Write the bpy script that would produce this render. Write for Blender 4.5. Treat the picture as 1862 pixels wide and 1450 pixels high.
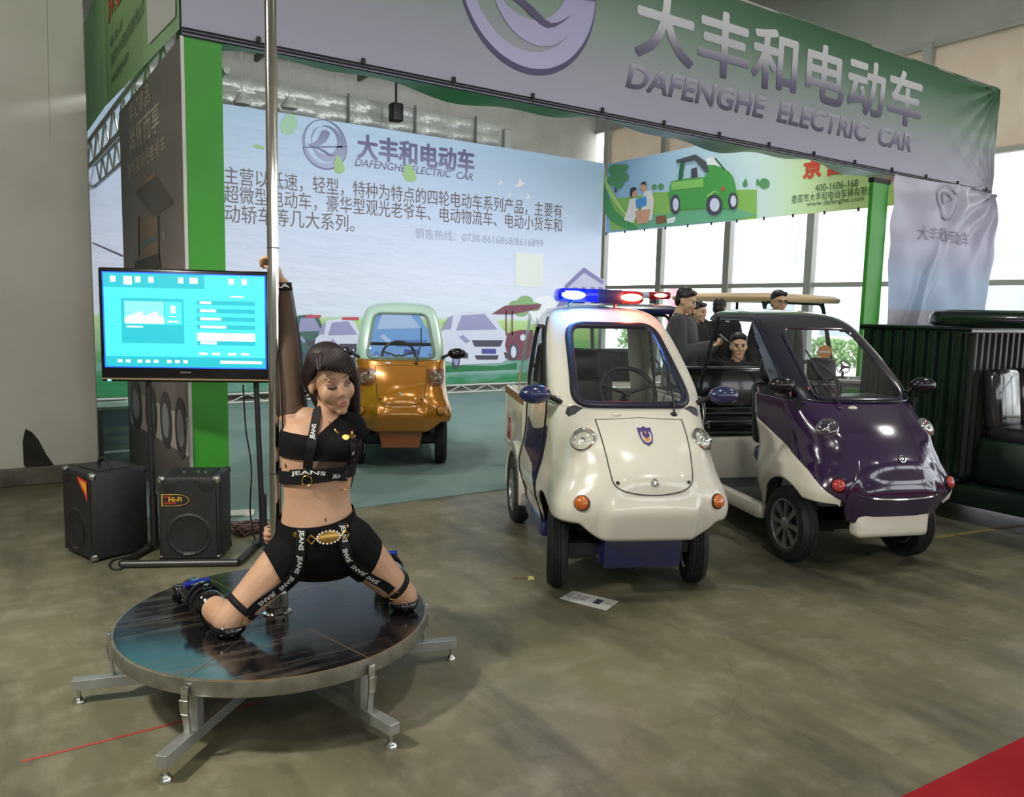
import bpy, bmesh, math, random
import numpy as np
from mathutils import Vector, Matrix, Euler
random.seed(7); rng = np.random.default_rng(7)
SC = bpy.context.scene; COL = SC.collection
for _o in list(bpy.data.objects): bpy.data.objects.remove(_o)
PI = math.pi; R = math.radians

# ------------------------------------------------------------------ camera
FPX, CX, CY, CAMH = 1451.0, 931.0, 725.0, 1.5
_v1 = np.array([-50 - CX, 537 - CY, FPX]); _v2 = np.array([3100 - CX, 610 - CY, FPX])
_Y = _v1 / np.linalg.norm(_v1); _X = _v2 - _v2.dot(_Y) * _Y; _X /= np.linalg.norm(_X)
_Z = np.cross(_X, _Y)
if _Z[1] > 0: _Z = -_Z
CM = np.array([_X, _Y, _Z])                    # world = CM @ (right, down, forward)
CC = np.array([0, 0, CAMH])
cam_d = bpy.data.cameras.new('camera'); cam = bpy.data.objects.new('camera', cam_d); COL.objects.link(cam)
_m = Matrix.Identity(4)
for i in range(3):
    _m[i][0] = CM[i][0]; _m[i][1] = -CM[i][1]; _m[i][2] = -CM[i][2]; _m[i][3] = CC[i]
cam.matrix_world = _m
cam_d.sensor_fit = 'HORIZONTAL'; cam_d.sensor_width = 36; cam_d.lens = 36 * FPX / 1862
cam_d.clip_start = .05; cam_d.clip_end = 300
SC.camera = cam
SC.view_settings.view_transform = 'Standard'; SC.view_settings.look = 'None'
SC.view_settings.gamma = 1; SC.view_settings.use_curve_mapping = False
SC.view_settings.exposure = 0.0

# ------------------------------------------------------------------ daylight and lamps
world = bpy.data.worlds.new('overcast_sky'); SC.world = world; world.use_nodes = True
_bg = world.node_tree.nodes['Background']; _bg.inputs[0].default_value = (.93, .97, 1, 1); _bg.inputs[1].default_value = 4.0
def area(name, loc, rot, sx, sy, power, col=(1, 1, 1), spread=180):
    l = bpy.data.lights.new(name, 'AREA'); l.shape = 'RECTANGLE'; l.size = sx; l.size_y = sy; l.energy = power; l.color = col
    l.spread = R(spread)
    o = bpy.data.objects.new(name, l); COL.objects.link(o); o.location = loc; o.rotation_euler = rot
    return o
# hall lamps under the roof: rows of high-bay panels
for _x in (-5, 2, 9):
    for _y in (-6, 1, 8.7):
        area('hall_lamp', (_x, _y, 7.3), (0, 0, 0), .5, .5, 122, (1, .97, .90))
# a stage lamp on the left of the visitors' aisle
_l = bpy.data.lights.new('stage_lamp', 'SPOT'); _l.energy = 420; _l.color = (1, .95, .86); _l.shadow_soft_size = .13; _l.spot_size = R(105); _l.spot_blend = .6
_o = bpy.data.objects.new('stage_lamp', _l); COL.objects.link(_o); _o.location = (-1.25, 2.75, 3.1)
_o.rotation_euler = (Vector((1.9, 2.9, .2)) - Vector(_o.location)).to_track_quat('-Z', 'Y').to_euler()

# booth floodlights fixed behind the fascia, washing the back banner
for _x in (2.6, 5.4, 8.2):
    _l = bpy.data.lights.new('booth_flood', 'SPOT'); _l.energy = 330; _l.color = (.93, .96, 1); _l.shadow_soft_size = .1; _l.spot_size = R(120); _l.spot_blend = .8
    _o = bpy.data.objects.new('booth_flood', _l); COL.objects.link(_o); _o.location = (_x, 5.75, 3.7); _o.rotation_euler = (Vector((_x, 12, 1.6)) - Vector(_o.location)).to_track_quat('-Z', 'Y').to_euler()

# ------------------------------------------------------------------ pixel helpers (where a sight line meets a plane of the place)
def hit(px, py, axis, val):
    d = CM @ np.array([px - CX, py - CY, FPX]); t = (val - CC[axis]) / d[axis]; return CC + d * t
def gp(px, py, z=0.): return hit(px, py, 2, z)
def proj(p):
    c = CM.T @ (np.array(p, float) - CC); return CX + FPX * c[0] / c[2], CY + FPX * c[1] / c[2]

# ------------------------------------------------------------------ materials
MATS = {}
def lin(c):
    if isinstance(c, str):
        c = [int(c[i:i + 2], 16) / 255 for i in (0, 2, 4)]
        c = [x / 12.92 if x <= .04045 else ((x + .055) / 1.055) ** 2.4 for x in c]
    return (c[0], c[1], c[2], 1)
def mat(name, col, rough=.5, metal=0, spec=.5, coat=0, emit=None, es=0, noise=None, bump=None, grad=None, alpha=1, trans=0, sheen=0, nscale=None, ior=None, flake=0):
    if name in MATS: return MATS[name]
    m = bpy.data.materials.new(name); m.use_nodes = True; nt = m.node_tree; N = nt.nodes; L = nt.links
    b = N['Principled BSDF']; col = lin(col)
    b.inputs['Base Color'].default_value = col; b.inputs['Roughness'].default_value = rough; b.inputs['Metallic'].default_value = metal
    b.inputs['Specular IOR Level'].default_value = spec; b.inputs['Coat Weight'].default_value = coat; b.inputs['Coat Roughness'].default_value = .04
    b.inputs['Alpha'].default_value = alpha; b.inputs['Transmission Weight'].default_value = trans
    if ior: b.inputs['IOR'].default_value = ior
    if sheen: b.inputs['Sheen Weight'].default_value = sheen
    if emit: b.inputs['Emission Color'].default_value = lin(emit); b.inputs['Emission Strength'].default_value = es
    m.diffuse_color = col
    tc = None
    def coords():
        nonlocal tc
        if tc is None: tc = N.new('ShaderNodeTexCoord')
        v = tc.outputs['Object']
        if nscale:
            mp = N.new('ShaderNodeMapping'); mp.inputs['Scale'].default_value = nscale; L.new(v, mp.inputs[0]); v = mp.outputs[0]
        return v
    src = None
    if grad:                                         # printed gradient: (z0, z1, [(t, colour)...])
        coords(); sx = N.new('ShaderNodeSeparateXYZ'); L.new(tc.outputs['Object'], sx.inputs[0])
        mr = N.new('ShaderNodeMapRange'); mr.inputs[1].default_value = grad[0]; mr.inputs[2].default_value = grad[1]
        L.new(sx.outputs[grad[3] if len(grad) > 3 else 2], mr.inputs[0])
        cr = N.new('ShaderNodeValToRGB'); L.new(mr.outputs[0], cr.inputs[0]); e = cr.color_ramp.elements
        while len(e) < len(grad[2]): e.new(.5)
        for k, (t, c) in enumerate(grad[2]): e[k].position = t; e[k].color = lin(c)
        src = cr.outputs[0]
    if noise:                                        # (scale, second colour, lo, hi)
        nz = N.new('ShaderNodeTexNoise'); nz.inputs['Scale'].default_value = noise[0]; nz.inputs['Detail'].default_value = 6; nz.inputs['Roughness'].default_value = .6
        L.new(coords(), nz.inputs['Vector'])
        mr = N.new('ShaderNodeMapRange'); mr.inputs[1].default_value = noise[2]; mr.inputs[2].default_value = noise[3]; L.new(nz.outputs['Fac'], mr.inputs[0])
        mx = N.new('ShaderNodeMix'); mx.data_type = 'RGBA'; L.new(mr.outputs[0], mx.inputs['Factor'])
        mx.inputs['B'].default_value = lin(noise[1])
        if src: L.new(src, mx.inputs['A'])
        else: mx.inputs['A'].default_value = col
        src = mx.outputs['Result']
    if src: L.new(src, b.inputs['Base Color'])
    if bump:                                         # (scale, strength, distance)
        nz = N.new('ShaderNodeTexNoise'); nz.inputs['Scale'].default_value = bump[0]; nz.inputs['Detail'].default_value = 4
        L.new(coords(), nz.inputs['Vector']); bp = N.new('ShaderNodeBump'); bp.inputs['Strength'].default_value = bump[1]; bp.inputs['Distance'].default_value = bump[2]
        L.new(nz.outputs['Fac'], bp.inputs['Height']); L.new(bp.outputs[0], b.inputs['Normal'])
    MATS[name] = m; return m
def glass(name, tint=(.9, .95, .95), refl=.10, rough=.02):
    if name in MATS: return MATS[name]
    m = bpy.data.materials.new(name); m.use_nodes = True; nt = m.node_tree; N = nt.nodes; L = nt.links
    N.remove(N['Principled BSDF']); out = N['Material Output']
    t = N.new('ShaderNodeBsdfTransparent'); t.inputs[0].default_value = (*tint, 1)
    g = N.new('ShaderNodeBsdfGlossy'); g.inputs['Roughness'].default_value = rough
    fr = N.new('ShaderNodeLayerWeight'); fr.inputs[0].default_value = .5
    pw = N.new('ShaderNodeMath'); pw.operation = 'POWER'; pw.inputs[1].default_value = 4; L.new(fr.outputs['Facing'], pw.inputs[0])
    ad = N.new('ShaderNodeMath'); ad.operation = 'MULTIPLY_ADD'; ad.inputs[1].default_value = 1 - refl; ad.inputs[2].default_value = refl; L.new(pw.outputs[0], ad.inputs[0])
    mx = N.new('ShaderNodeMixShader'); L.new(ad.outputs[0], mx.inputs[0]); L.new(t.outputs[0], mx.inputs[1]); L.new(g.outputs[0], mx.inputs[2]); L.new(mx.outputs[0], out.inputs[0])
    MATS[name] = m; return m

# ------------------------------------------------------------------ mesh builder
def v3(p): return np.array(p, float)
class MB:
    def __init__(s): s.v = []; s.f = []; s.mi = []; s.cur = 0
    def add(s, V, F):
        o = len(s.v); s.v.extend([tuple(map(float, p)) for p in V]); s.f.extend([tuple(o + i for i in f) for f in F]); s.mi.extend([s.cur] * len(F)); return s
    def box(s, c, size, rot=None, taper=1.0):
        x, y, z = [k / 2 for k in size]; V = []
        for sz in (-1, 1):
            k = taper if sz > 0 else 1
            for sx, sy in ((-1, -1), (1, -1), (1, 1), (-1, 1)): V.append(Vector((sx * x * k, sy * y * k, sz * z)))
        if rot is not None:
            rm = Euler(rot).to_matrix() if not isinstance(rot, Matrix) else rot
            V = [rm @ p for p in V]
        c = Vector(c); V = [p + c for p in V]
        return s.add(V, [(0, 3, 2, 1), (4, 5, 6, 7), (0, 1, 5, 4), (1, 2, 6, 5), (2, 3, 7, 6), (3, 0, 4, 7)])
    def rbox(s, c, size, r=.01, seg=3, rot=None):        # rounded box
        n = seg; pts = []
        hx, hy, hz = [k / 2 for k in size]; r = min(r, hx, hy, hz)
        rm = Euler(rot).to_matrix() if (rot is not None and not isinstance(rot, Matrix)) else rot
        bm = bmesh.new(); bmesh.ops.create_cube(bm, size=1)
        for vv in bm.verts: vv.co = Vector((vv.co.x * 2 * hx, vv.co.y * 2 * hy, vv.co.z * 2 * hz))
        bmesh.ops.bevel(bm, geom=bm.edges[:], offset=r * .999, segments=n, profile=.5, affect='EDGES')
        bm.verts.ensure_lookup_table(); bm.verts.index_update()
        V = [(rm @ q.co if rm is not None else q.co) + Vector(c) for q in bm.verts]; F = [[q.index for q in f.verts] for f in bm.faces]; bm.free()
        return s.add(V, F)
    def loft(s, rings, closed=True, cap=True):
        n = len(rings[0]); V = [p for r in rings for p in r]; F = []
        m = n if closed else n - 1
        for i in range(len(rings) - 1):
            for j in range(m):
                a, b = i * n + j, i * n + (j + 1) % n; F.append((a, b, b + n, a + n))
        if cap and closed: F.append(tuple(range(n - 1, -1, -1))); F.append(tuple(range((len(rings) - 1) * n, len(rings) * n)))
        return s.add(V, F)
    def tube(s, pts, r, n=8, closed=False, cap=True, flat=None):
        P = [Vector(p) for p in pts]; k = len(P); rr = r if hasattr(r, '__len__') else [r] * k
        T = []
        for i in range(k):
            a = P[(i - 1) % k] if (closed or i) else P[0]; b = P[(i + 1) % k] if (closed or i < k - 1) else P[-1]
            t = (b - a); T.append(t.normalized() if t.length > 1e-9 else Vector((0, 0, 1)))
        ref = Vector((0, 0, 1)) if abs(T[0].z) < .9 else Vector((1, 0, 0))
        u = T[0].cross(ref).normalized(); rings = []
        for i in range(k):
            u = (u - T[i] * u.dot(T[i])); u = u.normalized() if u.length > 1e-6 else T[i].orthogonal().normalized()
            w = T[i].cross(u); q = flat or 1
            rings.append([P[i] + (u * math.cos(2 * PI * j / n) + w * (math.sin(2 * PI * j / n) * q)) * rr[i] for j in range(n)])
        if closed: rings.append(rings[0])
        return s.loft(rings, True, cap and not closed)
    def cyl(s, a, b, r, n=16, r2=None): return s.tube([a, b], [r, r if r2 is None else r2], n)
    def lathe(s, prof, n=24, mtx=None, arc=None):        # prof (r, z)
        V = []; F = []; m = len(prof)
        for j in range(n):
            a = 2 * PI * j / n
            for r, z in prof: V.append(Vector((r * math.cos(a), r * math.sin(a), z)))
        if mtx is not None: V = [mtx @ p for p in V]
        for j in range(n):
            for i in range(m - 1):
                a, b = j * m + i, ((j + 1) % n) * m + i; F.append((a, b, b + 1, a + 1))
        return s.add(V, F)
    def ell(s, c, r, n=16, m=10, rot=None):
        rx, ry, rz = r if hasattr(r, '__len__') else (r, r, r); rm = Euler(rot).to_matrix() if (rot is not None and not isinstance(rot, Matrix)) else rot
        V = []; F = []
        for i in range(1, m):
            t = PI * i / m
            for j in range(n): V.append(Vector((rx * math.sin(t) * math.cos(2 * PI * j / n), ry * math.sin(t) * math.sin(2 * PI * j / n), rz * math.cos(t))))
        V += [Vector((0, 0, rz)), Vector((0, 0, -rz))]
        for i in range(m - 2):
            for j in range(n): F.append((i * n + j, (i + 1) * n + j, (i + 1) * n + (j + 1) % n, i * n + (j + 1) % n))
        k = (m - 1) * n
        for j in range(n): F.append((k, j, (j + 1) % n)); F.append((k + 1, (m - 2) * n + (j + 1) % n, (m - 2) * n + j))
        if rm is not None: V = [rm @ p for p in V]
        c = Vector(c); return s.add([p + c for p in V], F)
    def prism(s, poly, a, b, frame=None):                # poly in (u, v); frame(u, v, d) -> point
        fr = frame or (lambda u, v, d: (u, d, v)); n = len(poly)
        V = [fr(u, v, a) for u, v in poly] + [fr(u, v, b) for u, v in poly]
        F = [tuple(range(n)), tuple(range(2 * n - 1, n - 1, -1))] + [((i + 1) % n, i, i + n, (i + 1) % n + n) for i in range(n)]
        return s.add(V, F)
    def grid(s, fn, nu, nv, keep=None, thick=None):
        V = [[fn(i / nu, j / nv) for i in range(nu + 1)] for j in range(nv + 1)]
        F = [(j * (nu + 1) + i, j * (nu + 1) + i + 1, (j + 1) * (nu + 1) + i + 1, (j + 1) * (nu + 1) + i) for j in range(nv) for i in range(nu)
             if keep is None or keep((i + .5) / nu, (j + .5) / nv)]
        return s.add([p for r in V for p in r], F)
    def build(s, name, m, parent=None, smooth=40, solid=0, bevel=0, label=None, fix=True, loc=None, rot=None):
        me = bpy.data.meshes.new(name); me.from_pydata(s.v, [], s.f)
        for q in (m if isinstance(m, (list, tuple)) else [m]): me.materials.append(q)
        if any(s.mi): me.polygons.foreach_set('material_index', s.mi)
        if fix or smooth:
            bm = bmesh.new(); bm.from_mesh(me)
            if fix: bmesh.ops.remove_doubles(bm, verts=bm.verts, dist=1e-5); bmesh.ops.recalc_face_normals(bm, faces=bm.faces)
            if smooth:
                for f in bm.faces: f.smooth = True
                for e in bm.edges:
                    if len(e.link_faces) == 2 and e.calc_face_angle(0) > R(smooth): e.smooth = False
            bm.to_mesh(me); bm.free()
        me.update()
        o = bpy.data.objects.new(name, me); COL.objects.link(o); o.parent = parent
        if loc is not None: o.location = loc
        if rot is not None: o.rotation_euler = rot
        if solid:
            md = o.modifiers.new('solid', 'SOLIDIFY'); md.thickness = solid; md.offset = -1
        if bevel:
            md = o.modifiers.new('bevel', 'BEVEL'); md.width = bevel; md.segments = 2; md.limit_method = 'ANGLE'; md.angle_limit = R(40)
        if label: o['label'] = label
        return o
def thing(name, label, cat, loc=(0, 0, 0), rotz=0, group=None):
    o = bpy.data.objects.new(name, None); COL.objects.link(o); o.location = loc; o.rotation_euler = (0, 0, rotz)
    o.empty_display_size = .1; o['label'] = label; o['category'] = cat
    if group: o['group'] = group
    return o
def tag(o, label, cat, group=None, kind=None):
    o['label'] = label; o['category'] = cat
    if group: o['group'] = group
    if kind: o['kind'] = kind
    return o
def structure(o, label=None):
    o['kind'] = 'structure'
    if label: o['label'] = label
    return o
def child_copy(o, parent, loc=None, rot=None, name=None):
    c = o.copy(); COL.objects.link(c); c.parent = parent
    if loc is not None: c.location = loc
    if rot is not None: c.rotation_euler = rot
    return c
def copy_tree(o, parent=None):
    kids = list(o.children); c = o.copy(); COL.objects.link(c); c.parent = parent
    for k in kids: copy_tree(k, c)
    return c
def circ(cx, cy, rx, ry=None, n=24, a0=0, a1=2 * PI):
    ry = rx if ry is None else ry; full = abs(a1 - a0 - 2 * PI) < 1e-6
    return [(cx + rx * math.cos(a0 + (a1 - a0) * i / (n if full else n - 1)), cy + ry * math.sin(a0 + (a1 - a0) * i / (n if full else n - 1))) for i in range(n)]
def rrect(x0, y0, x1, y1, r, n=5):
    P = []
    for cx, cy, a in ((x1 - r, y1 - r, 0), (x0 + r, y1 - r, PI / 2), (x0 + r, y0 + r, PI), (x1 - r, y0 + r, 1.5 * PI)):
        P += [(cx + r * math.cos(a + PI / 2 * i / n), cy + r * math.sin(a + PI / 2 * i / n)) for i in range(n + 1)]
    return P
def smoothpoly(P, k=4, closed=True):                     # Catmull-Rom through the points
    P = [np.array(p, float) for p in P]; n = len(P); out = []
    for i in range(n if closed else n - 1):
        p0, p1, p2, p3 = (P[(i - 1) % n], P[i], P[(i + 1) % n], P[(i + 2) % n]) if closed else (P[max(i - 1, 0)], P[i], P[i + 1], P[min(i + 2, n - 1)])
        for j in range(k):
            t = j / k; out.append(.5 * ((2 * p1) + (-p0 + p2) * t + (2 * p0 - 5 * p1 + 4 * p2 - p3) * t * t + (-p0 + 3 * p1 - 3 * p2 + p3) * t ** 3))
    if not closed: out.append(P[-1])
    return [tuple(p) for p in out]
def interp(x, xs, ys): return float(np.interp(x, xs, ys))
_sp = {}
def spline(x, xs, ys):                                    # smooth monotone-ish interpolation
    i = max(0, min(len(xs) - 2, int(np.searchsorted(xs, x)) - 1)); h = xs[i + 1] - xs[i]; t = min(1, max(0, (x - xs[i]) / h))
    def d(k):
        if k == 0: return (ys[1] - ys[0]) / (xs[1] - xs[0])
        if k == len(xs) - 1: return (ys[-1] - ys[-2]) / (xs[-1] - xs[-2])
        a = (ys[k] - ys[k - 1]) / (xs[k] - xs[k - 1]); b = (ys[k + 1] - ys[k]) / (xs[k + 1] - xs[k])
        return 0 if a * b <= 0 else 2 * a * b / (a + b)
    m0, m1 = d(i) * h, d(i + 1) * h
    return (2 * t ** 3 - 3 * t * t + 1) * ys[i] + (t ** 3 - 2 * t * t + t) * m0 + (-2 * t ** 3 + 3 * t * t) * ys[i + 1] + (t ** 3 - t * t) * m1

# ------------------------------------------------------------------ lettering
def text_mesh(s, bold=0, shear=0, spacing=1, line=1):
    cu = bpy.data.curves.new('lettering', 'FONT'); cu.body = s; cu.offset = bold; cu.shear = shear; cu.space_character = spacing; cu.space_line = line; cu.resolution_u = 3
    o = bpy.data.objects.new('lettering', cu); COL.objects.link(o)
    dg = bpy.context.evaluated_depsgraph_get(); dg.update(); e = o.evaluated_get(dg); me = e.to_mesh()
    V = np.array([tuple(p.co) for p in me.vertices]); F = [tuple(p.vertices) for p in me.polygons]; e.to_mesh_clear()
    bpy.data.objects.remove(o); bpy.data.curves.remove(cu)
    return V, F
def lettering(s, m, parent, box, fn, name='lettering', bold=0, shear=0, spacing=1, line=1, rot90=False, mirror=False, words=0, fat=0):
    """flat print: fits the text to box (u0, v0, u1, v1); fn(u, v) -> local point"""
    V, F = text_mesh(s, bold, shear, spacing, line)
    if not len(V): return None
    lo, hi = V[:, :2].min(0), V[:, :2].max(0); q = (V[:, :2] - lo) / (hi - lo)
    if rot90: q = np.c_[q[:, 1], 1 - q[:, 0]]
    if mirror: q[:, 0] = 1 - q[:, 0]
    u = box[0] + q[:, 0] * (box[2] - box[0]); v = box[1] + q[:, 1] * (box[3] - box[1])
    P3 = [tuple(map(float, fn(a, c))) for a, c in zip(u, v)]
    if fat:                                                 # heavier strokes: shifted prints laid over each other
        n0 = len(P3); F0 = list(F); V = np.concatenate([V] * 9); F = list(F0)
        for k, (du, dv) in enumerate(((1, 0), (-1, 0), (0, 1), (0, -1), (.7, .7), (-.7, .7), (.7, -.7), (-.7, -.7))):
            P3 += [tuple(map(float, fn(a + du * fat, c + dv * fat, 1 + .12 * (k + 1)))) for a, c in zip(u, v)]; F += [tuple(i + n0 * (k + 1) for i in f) for f in F0]
    if not words:
        b = MB(); b.v = P3; b.f = F; b.mi = [0] * len(F); return b.build(name, m, parent, smooth=0, fix=False)
    iv = sorted((min(V[i][0] for i in f), max(V[i][0] for i in f)) for f in F); cuts = []; e = iv[0][1]       # one mesh per word
    for a, c in iv:
        if a - e > words: cuts.append((a + e) / 2)
        e = max(e, c)
    for k in range(len(cuts) + 1):
        lo_, hi_ = ([-1e9] + cuts)[k], (cuts + [1e9])[k]; ff = [f for f in F if lo_ < V[f[0]][0] < hi_]; ids = sorted({i for f in ff for i in f}); mp = {i: n for n, i in enumerate(ids)}
        b = MB(); b.v = [P3[i] for i in ids]; b.f = [tuple(mp[i] for i in f) for f in ff]; b.mi = [0] * len(ff); b.build(name, m, parent, smooth=0, fix=False)
# ================================================================== THE HALL
class Fr:                                                  # local frame: x to the image right, -y towards the viewer, z up
    def __init__(s, o, fw):
        s.o = np.array([o[0], o[1], o[2] if len(o) > 2 else 0.]); q = np.hypot(*fw[:2]); s.fw = np.array([fw[0] / q, fw[1] / q, 0.]); s.r = np.array([-s.fw[1], s.fw[0], 0.])
        s.th = math.atan2(s.r[1], s.r[0])
    def pl(s, px, py, f=0.):                               # meets the plane f in front of the origin -> (x, z)
        d = CM @ np.array([px - CX, py - CY, FPX]); o = s.o + s.fw * f; t = (o - CC).dot(s.fw) / d.dot(s.fw); p = CC + d * t; return float((p - s.o).dot(s.r)), float(p[2] - s.o[2])
    def sd(s, px, py, x=0.):                               # meets the plane at lateral x -> (f, z)
        d = CM @ np.array([px - CX, py - CY, FPX]); o = s.o + s.r * x; t = (o - CC).dot(s.r) / d.dot(s.r); p = CC + d * t; return float((p - s.o).dot(s.fw)), float(p[2] - s.o[2])

M_floor = mat('concrete_floor', '747058', rough=.45, spec=.4, noise=(.55, '585643', .38, .72), bump=(9, .15, .01))
def _floor_detail():
    nt = M_floor.node_tree; N = nt.nodes; L = nt.links; b = N['Principled BSDF']; src = b.inputs['Base Color'].links[0].from_socket
    tc = N.new('ShaderNodeTexCoord')
    def layer(src, scale, stretch, col, lo, hi, amt):
        mp = N.new('ShaderNodeMapping'); mp.inputs['Scale'].default_value = stretch; L.new(tc.outputs['Object'], mp.inputs[0])
        nz = N.new('ShaderNodeTexNoise'); nz.inputs['Scale'].default_value = scale; nz.inputs['Detail'].default_value = 8; nz.inputs['Roughness'].default_value = .65; L.new(mp.outputs[0], nz.inputs['Vector'])
        mr = N.new('ShaderNodeMapRange'); mr.inputs[1].default_value = lo; mr.inputs[2].default_value = hi; mr.inputs[4].default_value = amt; L.new(nz.outputs['Fac'], mr.inputs[0])
        mx = N.new('ShaderNodeMix'); mx.data_type = 'RGBA'; L.new(mr.outputs[0], mx.inputs['Factor']); L.new(src, mx.inputs['A']); mx.inputs['B'].default_value = lin(col); return mx.outputs['Result']
    s = layer(src, 5, (1, 1, 1), '8C8674', .48, .7, .65)
    s = layer(s, 2.2, (1, .25, 1), '3C3A31', .48, .68, .85)
    s = layer(s, 1.1, (.22, 1, 1), '9A9482', .56, .74, .6)
    s = layer(s, 60, (1, 1, 1), '55513F', .58, .8, .4)
    # hairline cracks
    vo = N.new('ShaderNodeTexVoronoi'); vo.feature = 'DISTANCE_TO_EDGE'; vo.inputs['Scale'].default_value = .33
    nz = N.new('ShaderNodeTexNoise'); nz.inputs['Scale'].default_value = 2.5; L.new(tc.outputs['Object'], nz.inputs['Vector'])
    ad = N.new('ShaderNodeMix'); ad.data_type = 'RGBA'; ad.blend_type = 'ADD'; ad.inputs['Factor'].default_value = .35; L.new(tc.outputs['Object'], ad.inputs['A']); L.new(nz.outputs['Color'], ad.inputs['B']); L.new(ad.outputs['Result'], vo.inputs['Vector'])
    mr = N.new('ShaderNodeMapRange'); mr.inputs[1].default_value = 0; mr.inputs[2].default_value = .003; mr.inputs[3].default_value = .22; mr.inputs[4].default_value = 0; L.new(vo.outputs['Distance'], mr.inputs[0])
    mx = N.new('ShaderNodeMix'); mx.data_type = 'RGBA'; L.new(mr.outputs[0], mx.inputs['Factor']); L.new(s, mx.inputs['A']); mx.inputs['B'].default_value = lin('3A372F'); L.new(mx.outputs['Result'], b.inputs['Base Color'])
_floor_detail()
structure(MB().box((2, 3, -.1), (24, 28, .2)).build('floor', M_floor, smooth=0), 'worn grey concrete floor of the exhibition hall')

M_wall = mat('painted_plaster', 'B9B7AC', rough=.8, noise=(1.3, 'A5A294', .4, .7), bump=(30, .1, .004))
M_white = mat('white_paint', 'CFCFC8', rough=.6, noise=(2, 'BDBDB4', .4, .8))
M_greyband = mat('grey_cladding', 'C4C5BF', rough=.7, noise=(2, 'B8B9B3', .4, .8))
structure(MB().box((2, 17.1, 4), (24, .2, 8)).build('wall_back', M_white, smooth=0))
structure(MB().box((-10.1, 3, 4), (.2, 28, 8)).build('wall_left', M_wall, smooth=0))
_wf = MB().box((2, -11.1, 1.1), (24, .2, 2.2)).box((2, -11.1, 6.1), (24, .2, 3.8))      # unseen wall behind the camera; open band added to let in fill daylight
for _x in np.arange(-10, 14.1, 3): _wf.box((_x, -11.1, 3.7), (.5, .2, 3))
structure(_wf.build('wall_front', M_wall, smooth=0))
M_ceil = mat('roof_sheet', 'D4D5D0', rough=.7, noise=(3, 'C8C9C2', .4, .7))
ceil = structure(MB().box((2, 3, 8.1), (24, 28, .2)).build('ceiling', M_ceil, smooth=0))
for y in (0.5, 5.2, 9.9, 14.6):
    MB().box((2, y, 7.75), (24, .35, .5)).build('beam', M_white, ceil, smooth=0, bevel=.01)

# concrete column at the left with its scuffed kerb
_c0, _c1 = gp(0, 884), gp(178, 868)
M_col = mat('column_plaster', 'D3D1C6', rough=.85, noise=(1.1, 'C6C3B4', .42, .75), bump=(25, .15, .004))
cy0 = 7.37; cx1 = .82
col = structure(MB().box((cx1 - 1.0, cy0 + .6, 4), (2.0, 1.2, 8)).build('wall_column', M_col, smooth=0, bevel=.012), 'broad plastered column at the left edge of the hall')
M_stain = mat('black_soot', '35322D', rough=.9, noise=(6, '22201C', .35, .7))
_k = [hit(px, py, 1, cy0) for px, py in ((43, 845), (41, 803), (46, 780), (58, 786), (70, 800), (84, 826), (98, 846), (104, 850), (100, 872), (60, 872))]
MB().prism([(p[0], p[2]) for p in _k], cy0 - .004, cy0 + .01).build('soot_mark', M_stain, col, smooth=0, label='black soot stain low on the column')
MB().box((cx1 - 1.02, cy0 + .55, .07), (2.02, 1.2, .14)).build('baseboard_column', mat('scuffed_kerb', '6E6A5E', rough=.9, noise=(4, '3E3B34', .4, .65)), col, smooth=0, bevel=.01)
_k = [hit(px, py, 1, cy0) for px, py in ((84, 0), (86, 0), (92, 260), (91, 260))]
MB().prism([(p[0], p[2]) for p in _k], cy0 - .002, cy0 + .01).build('crack', mat('plaster_crack', 'B0AEA2', rough=.9), col, smooth=0)

# window wall on the right
XW = 14.0
M_frame = mat('window_frame_grey', 'B9BAB4', rough=.5, noise=(2, 'A9AAA4', .4, .8))
M_pane = glass('window_glass', (.97, .98, .98), .06); M_frost = mat('frosted_upper_pane', 'D8CFC3', rough=.45, trans=.0, noise=(.6, 'C9BDB0', .4, .7))
def _translucent(m, f):
    nt = m.node_tree; N = nt.nodes; L = nt.links; b = N['Principled BSDF']; t = N.new('ShaderNodeBsdfTranslucent'); mx = N.new('ShaderNodeMixShader'); mx.inputs[0].default_value = f
    L.new(b.inputs['Base Color'].links[0].from_socket, t.inputs[0]); L.new(b.outputs[0], mx.inputs[1]); L.new(t.outputs[0], mx.inputs[2]); L.new(mx.outputs[0], N['Material Output'].inputs[0])
_translucent(M_frost, .45)
win = structure(MB().box((XW + .1, 3, 7.1), (.3, 28, 1.9)).box((XW + .1, 3, .06), (.3, 28, .12)).build('window_1', M_greyband, smooth=0), 'tall glazed window wall along the right of the hall')
ys = [-10.8 + 2.09 * k for k in range(14)]
ys = [14.35 - 2.115 * k for k in range(-1, 12)]
def _mul(z0, z1): return MB().box((0, 0, (z0 + z1) / 2), (.16, .17, z1 - z0))
_m = None
for y in ys:
    if _m is None: _m = _mul(.1, 6.2).build('mullion', M_frame, win, smooth=0, bevel=.008); _m.location = (XW - .05, y, 0)
    else: child_copy(_m, win, (XW - .05, y, 0))
for z in (2.09, 4.22, 6.17): MB().box((XW - .03, 3, z), (.12, 28, .09)).build('transom', M_frame, win, smooth=0)
pp = {}
for k in range(len(ys) - 1):
    ym = (ys[k] + ys[k + 1]) / 2
    for a, b, mm in ((.12, 2.05, M_pane), (2.13, 4.18, M_pane), (4.26, 6.13, M_frost)):
        if a not in pp: pp[a] = MB().box((0, 0, (a + b) / 2), (.012, 1.95, b - a)).build('pane', mm, win, smooth=0); pp[a].location = (XW, ym, 0)
        else: child_copy(pp[a], win, (XW, ym, 0))

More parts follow.
